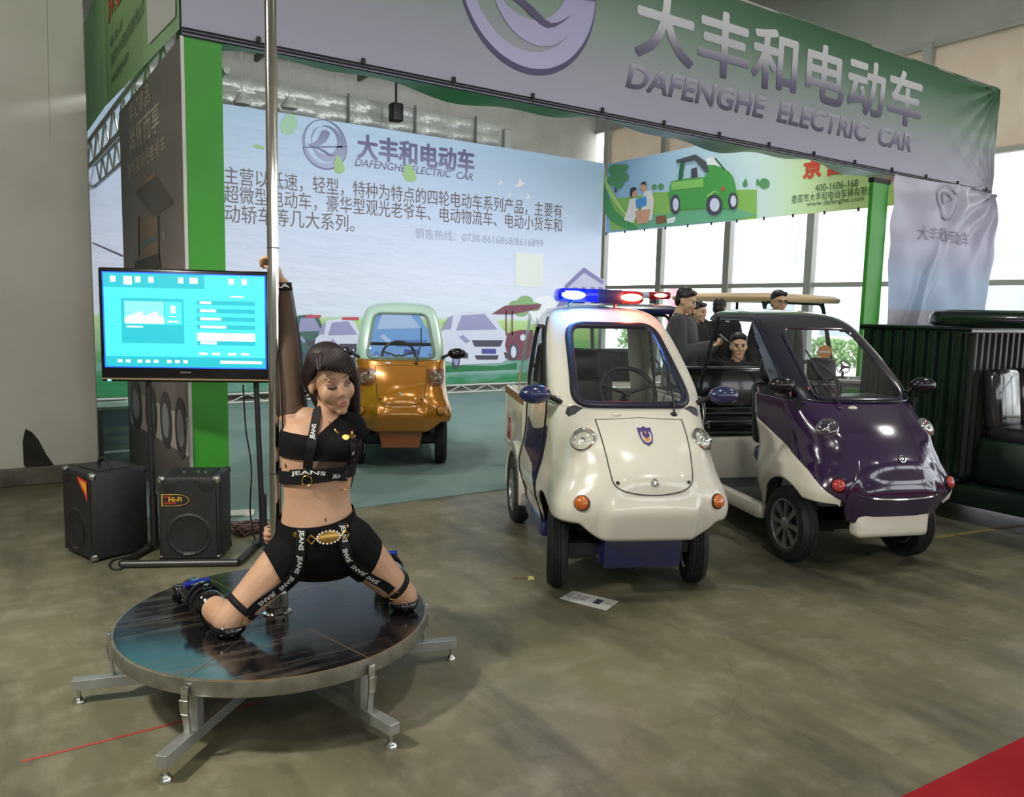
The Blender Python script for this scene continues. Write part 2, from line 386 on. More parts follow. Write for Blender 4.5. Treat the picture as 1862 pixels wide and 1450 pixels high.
# outdoors behind the glass: pale forecourt, hedge, block with dark windows
M_pave = mat('pale_forecourt', 'E4E4E0', rough=.8, noise=(.8, 'D6D6D0', .4, .7))
o = MB().box((29, 8, -.12), (30, 60, .2)).build('forecourt', M_pave, smooth=0); structure(o, 'pale sunlit forecourt outside the windows')
bl = thing('office_block', 'pale office block with tall grey windows seen through the glass', 'building', (30, 13, 0))
MB().box((4, 0, 4.5), (8, 34, 9)).build('wall', mat('office_render', 'E9E7E2', rough=.7, noise=(1, 'DCD9D2', .4, .7)), bl, smooth=0)
_w = None
for k in range(10):
    for z in (1.7, 4.6):
        y = -14.5 + 3.1 * k
        if _w is None: _w = MB().box((-.02, 0, 0), (.1, 1.7, 2.1)).build('window', mat('office_window', 'A9B3BE', rough=.2), bl, smooth=0); _w.location = (0, y, z)
        else: child_copy(_w, bl, (0, y, z))
hd = MB()
for k in range(3600):
    y = rng.uniform(2, 24); hd.ell((21.5 + rng.normal(0, .22), y, rng.uniform(.05, .78)), rng.uniform(.04, .085), 5, 3)
tag(hd.build('hedge', mat('hedge_leaf', '9DB884', rough=.8, noise=(5, '7C9C64', .35, .7)), smooth=0), 'low clipped green hedge outside the window wall', 'hedge')
sg = thing('roadside_sign', 'pinkish red banner board standing outside the windows', 'sign', (20, 19.6, 0))
MB().box((0, 0, 1.6), (.06, 1.1, 1.5)).build('board', mat('sign_red', 'E07A8A', rough=.6, noise=(3, 'E8A0A0', .45, .6)), sg, smooth=0)
for s in (-.5, .5): MB().cyl((0, s, 0), (0, s, 2.3), .03).build('post', M_frame, sg)

# foil-quilted insulation high at the back: soffit, front edge beam and duct
M_foil = mat('quilted_foil', 'D2D4CE', rough=.35, metal=.35, noise=(3, 'BDBFB9', .35, .7), bump=(14, .5, .03))
def quilt(bx, by, amp): return lambda a, b: -amp * (abs(math.sin(PI * a / bx)) * abs(math.sin(PI * b / by))) ** .6
_q = quilt(.55, .55, .06); xd = hit(905, 250, 1, 13.2)[0]; zb = hit(903, 266, 1, 13.2)[2]; zt = hit(903, 223, 1, 13.2)[2]
x0, x1 = -4., 10.2
so = MB().grid(lambda s, t: (x0 + (x1 - x0) * s, 9.6 + 6.4 * t, 6.25 + _q(x0 + (x1 - x0) * s, 9.6 + 6.4 * t)), 130, 60).build('insulated_soffit', M_foil, ceil, smooth=60)
for x in (0.5, 2.6, 4.7, 6.8, 8.9): MB().box((x, 12.8, 6.12), (.07, 6.4, .12)).build('soffit_rail', mat('rail_grey', '74766F', rough=.6), ceil, smooth=0)
eb = MB().grid(lambda s, t: (x0 + (8.2 - x0) * s, 9.5 + .12 * math.cos(2 * PI * t), 6.12 + .2 * math.sin(2 * PI * t) + .05 * abs(math.sin(PI * 13 * s))), 90, 12)
eb.build('edge_beam', mat('bright_foil', 'D2D5CF', rough=.25, metal=.6, bump=(9, .6, .05)), ceil, smooth=60)
du = thing('air_duct', 'foil quilted air duct hung high behind the back banner', 'duct', (0, 13.2, zb))
qd = quilt(.62, (zt - zb) / 2, .05)
MB().grid(lambda s, t: (x0 + (xd - x0) * s, qd(x0 + (xd - x0) * s, (zt - zb) * t), (zt - zb) * t), 150, 12).build('front_quilt', M_foil, du, smooth=60)
MB().box(((x0 + xd) / 2, .42, (zt - zb) / 2), (xd - x0 - .01, .8, zt - zb - .02)).build('duct_body', M_foil, du, smooth=0)
_s = None
for x in np.arange(.4, xd, 1.25):
    if _s is None: _s = MB().box((0, -.075, (zt - zb) / 2), (.035, .03, zt - zb + .06)).build('strap', mat('strap_grey', '6F716C', rough=.5), du, smooth=0); _s.location = (x, 0, 0)
    else: child_copy(_s, du, (x, 0, 0))
MB().box((xd / 2 - 1, -.05, -.06), (xd + 2, .1, .06)).build('duct_rail', mat('rail_grey', '74766F'), du, smooth=0)
MB().rbox((xd + .16, -.05, .12), (.14, .14, .42), .03).build('vent_end', M_frame, du)
for k, px in enumerate((440, 526)):
    p = hit(px, 178 + k * 8, 1, 12.6); lp = thing('pendant_lamp', ('leftmost' if k == 0 else 'second') + ' small pale lamp hung above the back banner', 'lamp', p, 0, 'pendant lamps above the back banner')
    MB().lathe([(0, .08), (.05, .08), (.07, .02), (.13, -.06), (.12, -.1), (0, -.1)], 16).build('shade', M_white, lp); MB().cyl((0, 0, .08), (0, 0, 6.2 - p[2]), .008, 6).build('cord', M_frame, lp)
p = hit(720, 205, 1, 12.7); sp = thing('spotlight', 'small black spotlight clamped above the back banner', 'lamp', p)
MB().rbox((0, 0, 0), (.2, .2, .3), .03).build('housing', mat('black_paint', '1B1B1C', rough=.5), sp); MB().cyl((0, 0, .1), (0, 0, 6.2 - p[2]), .02).build('stem', MATS['black_paint'], sp)

# ================================================================== THE BOOTH
YF, YB, XL, XR = 5.40, 12.0, 1.135, 10.12
M_green = mat('booth_green', '3E9B2C', rough=.45, noise=(1.5, '35902A', .35, .7))
M_cable = mat('cable_black', '17171A', rough=.6)
M_steel = mat('galvanised', 'B4B6B4', rough=.4, metal=.7, noise=(6, '96988F', .35, .7))

cp = MB().box(((XL + 11.2) / 2 - .1, (5.40 + 12.3) / 2, .004), (11.2 - XL + .2, 6.9, .008)).build('booth_carpet', mat('teal_carpet', '7C908C', rough=.95, spec=.1, noise=(.9, '6A8180', .35, .7), bump=(120, .3, .004)), smooth=0)
tag(cp, 'thin grey-green carpet laid over the booth floor', 'carpet')

rd = MB().prism([(2.28, 1.25), (9, .92), (9, -1.5), (2.28, -1.5)], 0, .006, lambda u, v, d: (u, v, d)).build('red_carpet', mat('red_carpet', '96222A', rough=.95, spec=.1, noise=(3, '861B24', .35, .7), bump=(150, .3, .004)), smooth=0)
tag(rd, 'red aisle carpet at the right front corner', 'carpet')

def decal(parent, name, m, pts, fn, lay=1):                # flat print: polygon in local (u, v)
    return MB().add([fn(u, v, lay) for u, v in pts], [tuple(range(len(pts)))]).build(name, m, parent, smooth=0, fix=False)
def ringdecal(parent, name, m, outer, inner, fn, lay=1):
    n = len(outer); return MB().add([fn(u, v, lay) for u, v in outer] + [fn(u, v, lay) for u, v in inner], [(i, (i + 1) % n, n + (i + 1) % n, n + i) for i in range(n)]).build(name, m, parent, smooth=0, fix=False)

# ---- front fascia
fa = thing('front_fascia', 'long green and lavender fascia banner across the front of the booth', 'banner', (0, YF, 0))
M_fas = mat('fascia_print', 'B4B4C8', rough=.5, grad=(3.12, 4.45, [(0, 'A19FB4'), (.3, '9497A3'), (.55, '7A8F83'), (.85, '3C664A'), (1, '215133')]), bump=(2.2, .12, .05), nscale=(1, 1, 2.2))
xe = 11.12
def _fasd(u, v):                                            # gathers near the right-hand corners
    d = 0
    for cu, cv in ((xe, 4.43), (xe, 3.12)):
        r = math.hypot(u - cu, v - cv); a = math.atan2(v - cv, u - cu); d += .038 * math.exp(-r / .6) * math.sin(a * 22) * min(1, r * 4)
    return d
MB().grid(lambda s, t: (XL + (xe - XL) * (1 - (1 - s) ** 1.8), _fasd(XL + (xe - XL) * (1 - (1 - s) ** 1.8), 3.12 + 1.32 * t) - .01, 3.12 + 1.32 * t), 200, 40).build('front_sheet', M_fas, fa, smooth=80)
M_und = mat('fascia_back_print', '2E8A4B', rough=.5, grad=(1.3, 11, [(0, '2C8A48'), (.3, '2E9050'), (.42, '8FB7D8'), (.52, '2C8A48'), (.66, '3C9C5C'), (.72, 'A9D2E0'), (.76, '2E9050'), (.80, 'D8604A'), (.83, 'C8D6C0'), (1, 'DDE6D8')], 0))
M_ol = mat('olive_print', '8B8C6C', rough=.6)
MB().grid(lambda s, t: (XL + .24 + (xe - XL - .24) * s, .0 + .20 * t, 3.115 + .035 * math.sin(s * 23) * t + .02 * math.sin(s * 61) * t), 120, 3).build('under_sheet', M_und, fa, smooth=80)
MB().box(((XL + xe) / 2, .2, 3.8), (xe - XL - .03, .02, 1.26)).build('rear_sheet', M_white, fa, smooth=0)
MB().box(((XL + xe) / 2, .1, 4.435), (xe - XL, .22, .02)).build('top_rail', M_steel, fa, smooth=0)
MB().box((xe - .012, .1, 3.78), (.02, .22, 1.32)).build('end_sheet', M_fas, fa, smooth=0)
for z in (3.135, 3.155): MB().cyl((XL, -.02, z), (xe, -.02, z), .006, 6).build('hem_cord', M_cable, fa)
_s = None
for x in np.arange(1.6, 11, .72):
    if _s is None: _s = MB().rbox((0, -.025, 3.17), (.03, .02, .05), .008, 2).build('eyelet', M_cable, fa); _s.location = (x, 0, 0)
    else: child_copy(_s, fa, (x, 0, 0))
FF = lambda u, v, lay=1: (u, -.0125 - .0012 * lay, v)
def fpx(px, py): p = hit(px, py, 1, YF - .025); return (p[0], p[2])
M_let = mat('letter_print', 'C8C8D2', rough=.4, grad=(3.65, 4.25, [(0, '3A3652'), (.3, '6A6882'), (.55, 'B4B6BE'), (1, 'C9CCCE')]))
M_let2 = mat('letter_print_small', '4A4662', rough=.4, grad=(3.40, 3.62, [(0, '38344E'), (.5, '6C6A86'), (1, 'A7A8B6')]))
def bbox(pts, f=fpx):
    q = np.array([f(*p) for p in pts]); return (q[:, 0].min(), q[:, 1].min(), q[:, 0].max(), q[:, 1].max())
# six big characters, each fitted where it stands
_cells = [((1158, 110), (1268, -42)), ((1274, 128), (1372, 30)), ((1366, 160), (1460, 62)), ((1460, 180), (1542, 90)), ((1535, 202), (1612, 122)), ((1608, 222), (1678, 138))]
u0 = fpx(1158, 90)[0]; u1 = fpx(1676, 200)[0]; vb = fpx(1420, 152)[1]; vt = fpx(1420, 60)[1]
lettering('大丰和电动车', M_let, fa, (u0, 3.70, u1, 4.265), FF, spacing=1.02, fat=.016)
v0 = fpx(1140, 152)[1]; v1 = fpx(1140, 118)[1]
lettering('DAFENGHE  ELECTRIC  CAR', M_let2, fa, (4.745, 3.41, 9.16, 3.61), FF, shear=.22, words=.3, fat=.007)
# round emblem
def emblem(parent, cu, cv, r, FN, m1, m2, m3):
    n = 48; o = circ(cu, cv, r * .96, r, n)
    ringdecal(parent, 'emblem_ring', m1, o, circ(cu - .04 * r, cv + .10 * r, r * .80, r * .86, n), FN, 1)
    ringdecal(parent, 'emblem_shade', m2, circ(cu, cv - .01 * r, r * .97, r, n, -.92 * PI, .02), circ(cu, cv + .045 * r, r * .96, r * .985, n, -.92 * PI, .02), FN, 2)
    ringdecal(parent, 'emblem_inner', m1, circ(cu + .1 * r, cv + .05 * r, r * .66, r * .72, n), circ(cu - .02 * r, cv + .16 * r, r * .56, r * .56, n), FN, 2)
    decal(parent, 'emblem_wave', m2, smoothpoly([(cu - .72 * r, cv - .12 * r), (cu - .2 * r, cv - .25 * r), (cu + .25 * r, cv - .45 * r), (cu + .6 * r, cv - .22 * r), (cu + .3 * r, cv - .38 * r), (cu - .1 * r, cv - .2 * r)], 4), FN, 3)
    decal(parent, 'emblem_peak', m1, smoothpoly([(cu - .72 * r, cv - .1 * r), (cu - .35 * r, cv + .1 * r), (cu - .1 * r, cv + .55 * r), (cu + .2 * r, cv + .5 * r), (cu + .05 * r, cv + .15 * r), (cu - .3 * r, cv - .1 * r)], 4), FN, 3)
M_e1 = mat('emblem_lilac', 'A9A9CC', rough=.4, grad=(3.2, 4.4, [(0, 'B4B3D4'), (.6, '9A99BE'), (1, '54528A')])); M_e2 = mat('emblem_dark', '433F66', rough=.4)
_eb = fpx(975, 132); _er = fpx(1088, 25); _el = fpx(828, 0)
er = (_er[0] - _el[0]) / 2; emblem(fa, (_er[0] + _el[0]) / 2, _eb[1] + er * .98, er, FF, M_e1, M_e2, M_e2)

# ---- left return banner and truss
lr = thing('side_fascia', 'green fascia banner with red characters on the left side of the booth', 'banner', (XL, 0, 0), -PI / 2)
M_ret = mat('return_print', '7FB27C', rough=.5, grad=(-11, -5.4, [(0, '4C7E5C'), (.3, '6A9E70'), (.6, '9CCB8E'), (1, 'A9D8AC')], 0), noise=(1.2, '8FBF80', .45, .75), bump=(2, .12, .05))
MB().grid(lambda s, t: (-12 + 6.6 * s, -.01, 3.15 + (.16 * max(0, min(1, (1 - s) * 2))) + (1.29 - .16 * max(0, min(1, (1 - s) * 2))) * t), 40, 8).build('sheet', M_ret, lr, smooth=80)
LF = lambda u, v, lay=1: (u, -.014 - .003 * lay, v)
def lpx(px, py): p = hit(px, py, 0, XL - .02); return (-p[1], p[2])
M_red = mat('red_print', 'D2523C', rough=.5); M_dk = mat('dark_green_print', '2F5A3C', rough=.5)
lettering('京匠备', M_red, lr, (lpx(196, 60)[0], 3.93, lpx(247, 0)[0], 4.28), LF, bold=.02, spacing=1.15)
lettering('400-1606-168\n娄底市大丰和电动车辆有限公司\nwww.dafenghe.com', M_dk, lr, (lpx(200, 110)[0], 3.38, lpx(262, 70)[0], 3.80), LF, spacing=1.0, line=1.2)
decal(lr, 'blank_card', mat('white_print', 'E4E8E4', rough=.5), [lpx(266, -2), lpx(268, 82), lpx(318, 30), lpx(318, -2)], LF, 1)
tr = thing('roof_truss', 'grey lattice truss under the left fascia banner', 'truss', (XL + .15, 0, 0), -PI / 2)
for z in (2.97, 3.24):
    for d in (-.13, .13): MB().cyl((-12, d, z), (-5.45, d, z), .022, 8).build('chord', M_steel, tr)
_s = None
for k in range(22):
    y = -11.9 + .29 * k; up = k % 2
    for d in (-.13, .13): MB().cyl((y, d, 2.97 if up else 3.24), (y + .29, d, 3.24 if up else 2.97), .012, 6).build('brace', M_steel, tr)

# ---- left panel wall with green end
lp_ = thing('booth_panel_wall', 'panel wall with a bright green end and dark car poster, left front of the booth', 'wall panel', (XL, YF, .009))
MB().box((.12, 1.23, 1.55), (.24, 2.46, 3.10)).build('core', M_green, lp_, smooth=0, bevel=.004)
PW = lambda u, v, lay=1: (-.012 - .002 * lay, -u - YF, v)      # u = -Y
M_post = mat('dark_poster', '5A524E', rough=.35, grad=(0, 3.1, [(0, '4E4D4C'), (.2, '605E5C'), (.45, 'A48E82'), (.56, '88797A'), (.7, '746C6A'), (1, '5A5452')]), noise=(1.3, '6E6460', .4, .8))
MB().box((-.006, 1.23, 1.55), (.012, 2.45, 3.08)).build('poster', M_post, lp_, smooth=0)
def ppx(px, py): p = hit(px, py, 0, XL - .014); return (-p[1], p[2])
M_pt = mat('poster_lettering', 'C4BBA8', rough=.5)
lettering('驾驭尊品', M_pt, lp_, (-7.34, 2.90, -6.42, 3.05), PW)
lettering('尚怀而享', M_pt, lp_, (-7.32, 2.66, -6.08, 2.86), PW, bold=.008)
lettering('豪华型观光老爷车', M_pt, lp_, (-7.47, 2.49, -5.9, 2.60), PW)
def P(parent, name, m, pts, F2, FN, lay=1, sm=0):
    q = [F2(*p) for p in pts]; q = smoothpoly(q, sm) if sm else q
    return decal(parent, name, m, q, FN, lay)
M_pd = mat('poster_dark', '3E3A3C', rough=.5); M_pb = mat('poster_brown', '8C7765', rough=.5); M_pw = mat('poster_pale', 'B9B1A6', rough=.5); M_pteal = mat('poster_teal', '5F7F7C', rough=.5)
P(lp_, 'car_canopy', mat('poster_canopy', '5C5656', rough=.5), [(246, 352), (282, 318), (316, 372), (278, 398)], ppx, PW, 1)
P(lp_, 'canopy_edge', M_pb, [(246, 352), (252, 336), (282, 316), (286, 322), (258, 342)], ppx, PW, 2)
P(lp_, 'car_cab', M_pb, [(250, 400), (286, 396), (288, 470), (250, 474)], ppx, PW, 1)
P(lp_, 'windscreen_arch', M_pteal, [(253, 452), (266, 438), (286, 432), (286, 440), (268, 446), (256, 458)], ppx, PW, 2)
P(lp_, 'car_hood', M_pd, [(246, 478), (290, 462), (292, 490), (246, 498)], ppx, PW, 2)
for a in (252, 288): P(lp_, 'canopy_post', M_pd, [(a, 395), (a + 1.5, 395), (a + 2, 470), (a + .5, 470)], ppx, PW, 3)
P(lp_, 'lamp_glow', M_pw, [(296, 424), (300, 424), (300, 440), (298, 440)], ppx, PW, 2)
P(lp_, 'photo_strip', M_pw, [(237, 710), (344, 764), (346, 835), (238, 770)], ppx, PW, 1)
for k in range(4):
    u, v = ppx(248 + k * 27, 738 + k * 14.5); uu, vv = ppx(248 + k * 27 + 11, 738 + k * 14.5)
    decal(lp_, 'wheel_photo', M_pd, circ(u, v, abs(uu - u) * 1.0, .21, 20), PW, 2)
    decal(lp_, 'wheel_hub_photo', mat('poster_grey', '8C8F92', rough=.5) if k != 1 else M_pteal, circ(u, v, abs(uu - u) * .6, .13, 16), PW, 3)
P(lp_, 'pale_wedge', M_pw, [(248, 868), (252, 866), (276, 950), (274, 985)], ppx, PW, 1)
MB().box((.0, 0, 1.55), (.02, .02, 3.1)).build('edge_trim', M_white, lp_, smooth=0)

# ---- right green post and hanging cloth
rp = thing('booth_post', 'flat bright green post at the right front of the booth', 'post', (8.49, YF, .009))
MB().box((.155, .025, 1.525), (.31, .05, 3.05)).build('shaft', M_green, rp, smooth=0, bevel=.005)
MB().box((.155, .025, 3.02), (.33, .07, .05)).build('cap', M_cable, rp, smooth=0)
MB().box((.155, .025, .012), (.36, .3, .024)).build('foot_plate', M_green, rp, smooth=0)
hc = thing('hanging_banner', 'crumpled lavender banner hanging under the right end of the fascia', 'banner', (8.82, YF, 0))
def _cl(u, v):                                              # u 0..2.35, v 0..3.1
    d = .05 * math.sin((u * 1.3 + (3.1 - v) * 1.0) * 3.1) * (0.3 + .7 * (1 - abs(u - 1.1) / 1.6))
    w = max(0, 1 - abs((u - 1.55) + (3.1 - v) * .55) / .22); d -= .09 * w * w * (3 - 2 * w)
    w = max(0, 1 - abs((u - 1.25) + (3.1 - v) * .42) / .14); d -= .05 * w * w
    r = math.hypot(u - 2.35, v - 3.1); d += .05 * math.exp(-r / .8) * math.sin(math.atan2(v - 3.1, u - 2.35) * 16)
    d += .012 * math.sin(u * 9 + v * 4) + .014 * math.sin(v * 13 + .7 * math.sin(u * 3)) * max(0, (v - 1.6))
    return d - .06
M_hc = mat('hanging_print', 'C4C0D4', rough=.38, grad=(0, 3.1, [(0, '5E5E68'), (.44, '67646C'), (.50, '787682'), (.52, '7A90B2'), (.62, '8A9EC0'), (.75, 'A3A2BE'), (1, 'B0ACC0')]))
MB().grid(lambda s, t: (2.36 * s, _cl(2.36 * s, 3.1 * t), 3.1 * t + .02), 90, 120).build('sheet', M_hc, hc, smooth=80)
HF = lambda u, v, lay=1: (u, _cl(u, v) - .012 - .003 * lay, v)
def hpx(px, py): p = hit(px, py, 1, YF - .07); return (p[0] - 8.82, p[2])
u, v = hpx(1716, 370); r = .2
def _dense(P, k=3): return [(P[i][0] + (P[(i + 1) % len(P)][0] - P[i][0]) * j / k, P[i][1] + (P[(i + 1) % len(P)][1] - P[i][1]) * j / k) for i in range(len(P)) for j in range(k)]
M_faint = mat('faint_print', '8E8AA0', rough=.5)
ringdecal(hc, 'emblem_ring', M_faint, circ(u, v, r * .95, r * 1.05, 60), circ(u, v + .01, r * .82, r * .95, 60), HF, 2)
ringdecal(hc, 'emblem_hook', M_faint, circ(u, v + .02, r * .45, r * .6, 40, .2, PI * 1.1), circ(u, v + .02, r * .3, r * .45, 40, .2, PI * 1.1), HF, 2)
lettering('大丰和电动车', M_faint, hc, (hpx(1668, 420)[0], hpx(1716, 442)[1], hpx(1768, 420)[0], hpx(1716, 416)[1]), HF)
# ---- back banner with its print
bb = thing('back_banner', 'huge sky-blue printed banner across the back of the booth', 'banner', (0, YB, 0))
M_sky = mat('sky_print', 'C9D6F2', rough=.42, grad=(.16, 4.27, [(0, '2F8A57'), (.10, '35945E'), (.13, '4E9E4E'), (.20, '9CC46C'), (.265, 'B9D894'), (.28, 'DDE6F4'), (.45, 'DDE2F6'), (.7, 'CAD8F4'), (1, 'BCD6F3')]), noise=(.35, 'CFDDF6', .5, .8), bump=(1.6, .35, .06), nscale=(.8, 1, 3.2))
MB().box((5.64, .01, 2.215), (8.9, .02, 4.11)).build('sheet', M_sky, bb, smooth=0)
BF = lambda u, v, lay=1: (u, -.002 - .0025 * lay, v)
def bpx(px, py): p = hit(px, py, 1, YB - .005); return (p[0], p[2])
def B(name, m, pts, lay=1, sm=0): return P(bb, name, m, pts, bpx, BF, lay, sm)
M_bt = mat('banner_brown_print', '6E6266', rough=.5); M_btl = mat('banner_violet_print', '6E6A8E', rough=.5, grad=(3.55, 4.0, [(0, '5E5878'), (.5, '8C8AAA'), (1, '6C6890')])); M_bpale = mat('banner_pale_print', 'A9B2CC', rough=.5)
lettering('大丰和电动车', M_btl, bb, bbox([(651, 262), (862, 290)], bpx)[0:1] + (bpx(750, 300)[1], bpx(862, 290)[0], bpx(750, 258)[1]), BF, fat=.012)
lettering('DAFENGHE  ELECTRIC  CAR', M_btl, bb, (bpx(645, 295)[0], bpx(750, 315)[1], bpx(860, 320)[0], bpx(750, 301)[1]), BF, bold=.01, shear=.25, words=.3)
_u0 = bpx(408, 320)[0]; _u1 = bpx(1022, 390)[0]
def row(s, n, n0, y0, y1, m=M_bt):
    cw = (_u1 - _u0) / 27.; z0 = bpx(720, y1)[1]; z1 = bpx(720, y0)[1]
    lettering(s, m, bb, (_u0 - n0 * cw, z0, _u0 + (n - n0) * cw, z1), BF, words=.3)
row('主营以低速，轻型，特种为特点的四轮电动车系列产品，主要有', 27, 0, 337, 367)
row('有超微型电动车，豪华型观光老爷车、电动物流车、电动小货车和', 28, 1, 367, 397)
row('电动轿车等几大系列。', 9.8, 1, 398, 428)
lettering('销售热线：0738-8616868/8616899', M_bpale, bb, (bpx(755, 425)[0], bpx(870, 442)[1], bpx(988, 440)[0], bpx(870, 424)[1]), BF)
emblem(bb, *bpx(591, 263), .37, BF, mat('banner_emblem', '8C8CB8', rough=.5, grad=(3.5, 4.3, [(0, 'B9C2E2'), (1, '6A6A98')])), mat('banner_emblem_dark', '7A7AA6', rough=.5), M_btl)
decal(bb, 'blank_code_field', mat('white_print', 'E4E8E4'), [bpx(937, 459), bpx(988, 462), bpx(987, 524), bpx(937, 520)], BF, 1)
M_lf = mat('leaf_print', 'A8CC8C', rough=.5); M_lf2 = mat('leaf_print_pale', 'AFD6B8', rough=.5)
B('leaf_print', M_lf2, [(512, 220), (522, 208), (536, 210), (541, 226), (532, 243), (518, 245), (511, 234)], 1, 3)
B('leaf_print', M_lf, [(608, 300), (612, 282), (620, 290), (627, 308), (618, 316), (609, 312)], 4, 3)
B('leaf_print', M_lf, [(733, 312), (742, 298), (752, 310), (757, 326), (745, 331), (736, 324)], 4, 3)
B('leaf_print', M_lf, [(459, 266), (468, 263), (480, 268), (480, 272), (468, 270)], 1, 2)
M_dove = mat('dove_print', 'EEF0F8', rough=.5)
for x, y, s in ((945, 332, 10), (909, 331, 6), (927, 354, 4), (960, 357, 6)):
    B('dove_print', M_dove, [(x - s, y + s * .6), (x - s * .2, y + s * .2), (x, y - s), (x + s * .5, y), (x + s, y + s * .2), (x + s * .3, y + s * .6), (x - s * .3, y + s * .9)], 1)
# printed house, trees
M_hs = mat('house_print', 'C9C8E6', rough=.5); M_hs2 = mat('house_roof_print', '8484B4', rough=.5); M_tree = mat('tree_print', '8CB07C', rough=.5)
B('house_print', M_hs, [(1030, 555), (1030, 515), (1062, 490), (1100, 510), (1102, 560)], 1)
B('house_roof_print', M_hs2, [(1026, 520), (1062, 486), (1098, 512), (1096, 518), (1062, 496), (1030, 526)], 2)
B('house_wing_print', M_hs2, [(1010, 560), (1030, 530), (1034, 530), (1036, 562)], 2)
for x in (1042, 1058, 1074, 1088): B('house_window_print', M_hs2, [(x, 522), (x + 8, 523), (x + 8, 545), (x, 544)], 3)
B('shed_print', M_dove, [(960, 560), (978, 540), (1000, 537), (1018, 560), (1018, 590), (964, 590)], 1)
for k, (x, y, s) in enumerate(((938, 556, 14), (955, 548, 15), (972, 558, 12), (930, 566, 9), (948, 566, 14))): B('foliage_print', M_tree, circ(x, y, s, s * .7, 9), 1 + .5 * k)
# printed vehicles
def pcar(body, dark, glassm, x, y, w, h, lay, kind):
    """small hatchback seen from its front quarter; x, y = lower left corner in the photograph"""
    T = lambda L: [(x + a * w, y - b * h) for a, b in L]
    B('printed_car_body', body, T([(0, .12), (-.02, .35), (.02, .58), (.1, .66), (.18, .9), (.27, .98), (.6, 1.0), (.78, .95), (.9, .68), (.98, .58), (1.0, .3), (.97, .1), (.9, .04), (.3, .0), (.2, .05)]), lay)
    B('printed_windscreen', glassm, T([(.26, .64), (.34, .92), (.66, .95), (.84, .66)]), lay + 1)
    B('printed_side_window', glassm, T([(.06, .66), (.15, .88), (.22, .92), (.19, .66)]), lay + 1)
    B('printed_grille', dark, T([(.48, .46), (.92, .46), (.88, .34), (.52, .34)]), lay + 1)
    B('printed_lower_grille', dark, T([(.52, .18), (.86, .18), (.84, .1), (.55, .1)]), lay + 1)
    for a in (.34, .93): B('printed_fog_lamp', dark, T([(a, .24), (a + .09, .22), (a + .09, .12), (a + .02, .12)]), lay + 1)
    B('printed_headlamp', glassm, T([(.3, .52), (.36, .56), (.46, .44), (.4, .4)]), lay + 1)
    B('printed_plate', mat('plate_print', '4C50A0', rough=.5), T([(.62, .3), (.82, .3), (.82, .21), (.62, .21)]), lay + 2)
    for a, c in ((.26, .1), (.02, .2)):
        B('printed_tyre', dark, circ(x + a * w, y - c * h, w * .055, h * .17, 16), lay + 2); B('printed_wheel', glassm, circ(x + a * w, y - c * h, w * .038, h * .11, 14), lay + 3)
M_cw = mat('car_print_white', 'D9DCF0', rough=.5); M_cd = mat('car_print_dark', '4C4A5C', rough=.5); M_cg = mat('car_print_glass', '9C9CC4', rough=.5); M_cb = mat('car_print_blue', '78A8E4', rough=.5); M_cm = mat('car_print_maroon', '7E4658', rough=.5); M_cgr = mat('car_print_green', '4A6A68', rough=.5)
pcar(M_cw, M_cd, M_cg, 795, 664, 130, 98, 3, 0)
pcar(M_cb, mat('car_print_navy', '5A7CC0', rough=.5), mat('car_print_paleglass', 'B4CCF2', rough=.5), 648, 668, 140, 108, 2, 1)
pcar(M_cgr, M_cd, M_cg, 522, 660, 74, 88, 1, 2); pcar(M_cw, M_cd, M_cg, 572, 664, 92, 84, 4, 3)
for x0_, x1_, y_ in ((555, 583, 573), (622, 652, 577)):
    B('printed_light_bar', mat('lightbar_print', 'C85064', rough=.5), [(x0_, y_), (x1_, y_), (x1_, y_ + 5), (x0_, y_ + 5)], 6)
B('printed_canopy', M_cm, [(894, 571), (918, 556), (985, 553), (978, 562), (930, 572)], 5)
B('printed_jeep', M_cm, [(925, 655), (918, 628), (922, 606), (945, 600), (968, 600), (975, 640), (955, 655)], 5)
for a in (919, 930): B('printed_post', M_cm, [(a, 566), (a + 2, 566), (a + 2, 610), (a, 610)], 5)
B('printed_tyre', M_cd, circ(933, 640, 9, 16, 14), 6); B('printed_wheel', M_cw, circ(933, 640, 5, 11, 12), 7); B('printed_headlamp', M_cw, circ(950, 614, 5, 6, 12), 6)
B('printed_grass_edge', mat('grass_print_dark', '2C7A4C', rough=.5), [(798, 668), (830, 664), (900, 666), (940, 660), (940, 672), (798, 678)], 1)
# left bit of the print: pale deck edge line
B('printed_mast', M_cd, [(168, 440), (224, 464), (224, 468), (168, 443)], 1)
# white truss foot under the banner
bt = thing('banner_foot_truss', 'white zigzag truss lying along the foot of the back banner', 'truss', (0, YB, 0))
for d in (-.12, .1):
    for z in (.025, .15): MB().cyl((1.2, d, z), (10.1, d, z), .016, 8).build('chord', M_white, bt)
_s = None
for k in range(34):
    o = MB().cyl((0, -.12, .03 if k % 2 else .145), (.26, -.12, .145 if k % 2 else .03), .01, 6) if k < 2 else None
    if k < 2: _s = [_s, o.build('brace', M_white, bt)] if k else o.build('brace', M_white, bt); (_s[1] if k else _s).location = (1.22 + .26 * k, 0, 0)
    else: child_copy(_s[k % 2], bt, (1.22 + .26 * k, 0, 0))

